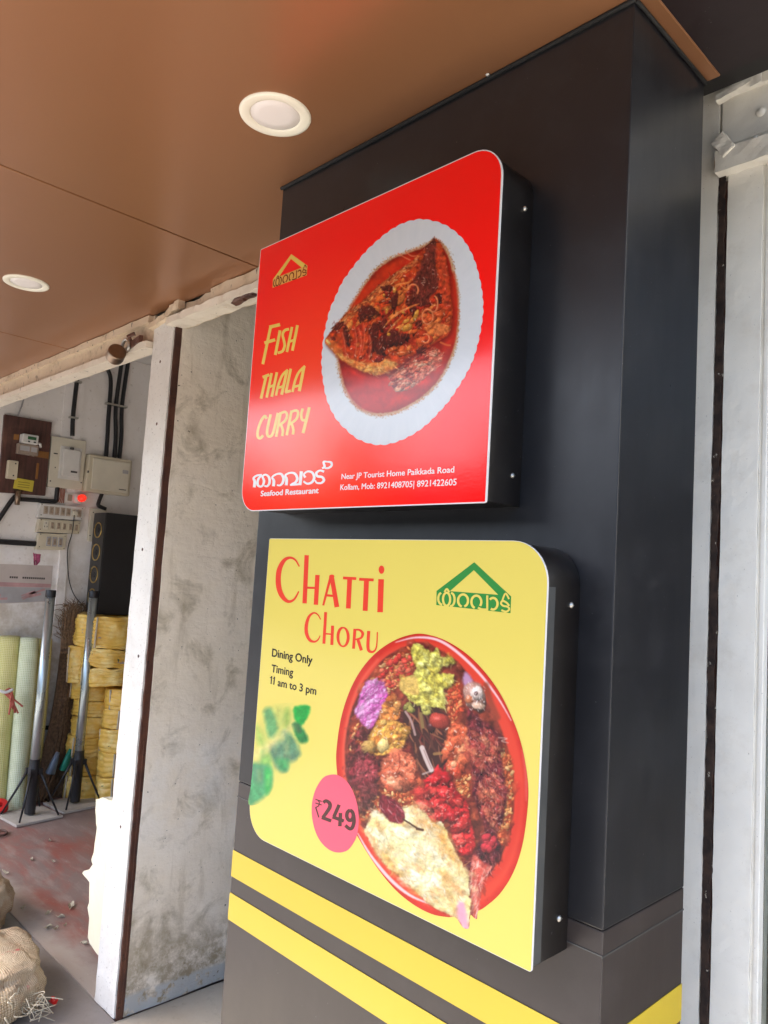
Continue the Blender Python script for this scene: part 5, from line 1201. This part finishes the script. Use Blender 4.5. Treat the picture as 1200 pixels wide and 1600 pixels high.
def sack(label, c, rad, seed):
    t = thing('burlap_sack', label, 'sack', (c[0], c[1], 0), 'burlap sacks on the apron'); n, rows = 60, 34; v = []; f = []; uv = []
    from mathutils import noise
    for i in range(rows + 1):
        th = math.pi * (i / rows - .5)
        for k in range(n + 1):
            w = 2 * math.pi * (k % n) / n; d = Vector((math.cos(th) * math.cos(w), math.cos(th) * math.sin(w), math.sin(th)))
            q = Vector((abs(d.x) ** .8 * (1 if d.x > 0 else -1) * rad[0], abs(d.y) ** .8 * (1 if d.y > 0 else -1) * rad[1], abs(d.z) ** .7 * (1 if d.z > 0 else -1) * rad[2]))
            q *= 1 + .22 * noise.noise(d * 1.6 + Vector((seed, 0, 0))) + .10 * noise.noise(d * 5 + Vector((seed, 3, 0))) + .03 * noise.noise(d * 14)
            p = Vector(c) + q; p.z = max(p.z, .002); v.append(p); uv.append((k / n, i / rows))
    for i in range(rows):
        for k in range(n): f.append((i * (n + 1) + k, i * (n + 1) + k + 1, (i + 1) * (n + 1) + k + 1, (i + 1) * (n + 1) + k))
    me = bpy.data.meshes.new('bag'); me.from_pydata(v, [], f); u = me.uv_layers.new(name='UVMap')
    for l in me.loops: u.data[l.index].uv = uv[l.vertex_index]
    me.polygons.foreach_set('use_smooth', [True] * len(me.polygons)); link('bag', me, M_BURLAP, t); return t
sk = sack('lumpy burlap sack with loose strings at the lower left', (-2.27, -.03, .07), (.25, .17, .10), 2.3)
mb = MB(); rs = random.Random(4)
for k in range(4):
    a = [(-2.06 + .03 * math.cos(w) * (1 + .3 * k) + .01 * k, -.02 + .03 * math.sin(w * 1.0) - .012 * k, .07 + .045 * math.sin(w + k)) for w in np.linspace(0, 5.6, 16)]; mb.tube(a, .0026, 6)
for k in range(16):
    p = Vector((-2.045, .055 + rs.gauss(0, .02), .05 + rs.gauss(0, .015))); mb.tube(smooth_open([p, p + Vector((.03, rs.gauss(0, .02), rs.gauss(0, .015))), p + Vector((.05, rs.gauss(0, .035), rs.uniform(-.045, .01)))], 3), .0016, 5)
mb.build('string', M_STRING, sk, True)
MB().lathe([(.0001, .012), (.018, .008), (.024, 0), (.018, -.008), (.0001, -.012)], (-2.045, -.03, .05), (1, -.3, .2), 14).build('patch', mat('pink_patch', (.62, .20, .17), .8), sk, True, rough=(.006, .02))
s_ = sack('second burlap sack behind, touching the left picture edge', (-2.90, .13, .085), (.22, .11, .11), 7.1)
MB().lathe([(.0001, .03), (.02, .02), (.026, 0), (.02, -.02), (.0001, -.03)], (-2.70, .10, .15), (1, -.3, .2), 14).build('red_flap', mat('red_cloth', (.42, .06, .07), .8), s_, True, rough=(.012, .03))

# ------------------------------------------------------------------ small litter on the floor
def litter(name, label, cat, pts, m, group=None, th=.0012, curl=.012):
    c = np.mean(pts, axis=0); t = thing(name, label, cat, (c[0], c[1], .006), group); v = []; n = len(pts)
    for q in (0, th):
        for i, p in enumerate(pts): v.append((p[0], p[1], .006 + q + curl * abs(math.sin(i * 2.1 + c[0] * 9))))
    v += [(c[0], c[1], .0055), (c[0], c[1], .0055 + th)]; f = [(i, (i + 1) % n, 2 * n) for i in range(n)] + [(n + (i + 1) % n, n + i, 2 * n + 1) for i in range(n)] + [((i + 1) % n, i, n + i, n + (i + 1) % n) for i in range(n)]
    mb = MB(); mb.add(v, f); mb.build('blade', m, t); return t
rl = random.Random(2); LL = [(-3.59, .703, .02, 'chipped pale scrap nearest the steel pole stands'), (-3.387, .535, .018, 'tiny pale leaf scrap alone in mid floor'), (-3.296, .607, .015, 'pale scrap right of the lone mid floor leaf'), (-3.289, .38, .026, 'long pale leaf at the left picture edge of the red floor'), (-2.769, .481, .038, 'long curled dry leaf nearest the white post'), (-2.867, .315, .022, 'flat dry leaf lying on the worn cement edge'), (-2.757, .381, .022, 'thin curled leaf beside the middle scrap'), (-2.695, .405, .02, 'bent pale leaf in the middle of the litter'), (-2.606, .388, .012, 'smallest scrap by the red patch'), (-2.601, .348, .017, 'pale curled scrap on the red patch'), (-2.63, .328, .024, 'brownish dry leaf at the cement edge'), (-2.416, .39, .022, 'dry leaf lowest on the floor beside the foam sheet')]
for x, y, s, lab in LL:
    s *= .75; a = rl.uniform(0, 3.1); c, q = math.cos(a), math.sin(a)
    sh = [(-1.3, 0), (-.6, .35), (.1, .45), (.8, .25), (1.3, .02), (.7, -.3), (0, -.38), (-.7, -.25)]
    litter('dry_leaf', lab, 'leaf', [(x + s * (u * c - w * q), y + s * (u * q + w * c)) for u, w in sh], M_LEAF, 'dry leaves and scraps on the red floor')
litter('red_scrap', 'bright red plastic scrap on the grey cement beside the sack', 'plastic scrap', [(-2.08 + .017 * math.cos(w), .14 + .013 * math.sin(w) * (1 + .3 * math.sin(3 * w))) for w in np.linspace(0, 5.8, 10)], M_REDP, None, .002, .02)
t = thing('metal_ring', 'brown metal ring lying on the red floor before the stands', 'ring', (-3.84, .53, .006)); MB().tube([(-3.84 + .05 * math.cos(a), .53 + .035 * math.sin(a), .014) for a in np.linspace(0, 6.28, 30)], .006, 8).build('ring', M_RUST, t, True)
t = thing('red_tape_roll', 'red plastic tape roll on the floor by the net rolls', 'tape roll', (-4.19, .64, .004)); o = MB().lathe([(.02, 0), (.045, 0), (.048, .004), (.048, .036), (.045, .04), (.02, .04), (.018, .036), (.018, .004), (.02, 0)], (-4.19, .64, .03), (.5, -.3, .8), 28).build('roll', M_REDP, t); auto_smooth(o)
t = thing('red_tassel', 'red and white twine tassel hanging at the left edge', 'tassel', (-4.15, .66, .62)); mb = MB(); rr = random.Random(1)
for k in range(9):
    p = Vector((-4.2, .60, .70)); mb.tube(smooth_open([p, p + Vector((.02, .03 + rr.uniform(0, .03), -.02 + rr.gauss(0, .02))), p + Vector((.03, .05 + rr.uniform(-.02, .06), -.05 - rr.uniform(0, .09)))], 4), .0055, 6)
mb.build('strand', mat('faded_red_twine', (.50, .12, .08), .7), t, True); MB().tube(smooth_open([(-4.19, .56, .72), (-4.17, .60, .705), (-4.17, .64, .72)], 4), .009, 8).build('knot', M_WHITEP, t, True); MB().tube([(-4.19, .56, .72), (-4.2, .5, 1.0), (-4.3, .45, 1.6)], .004, 6).build('cord', M_STRING, t, True)
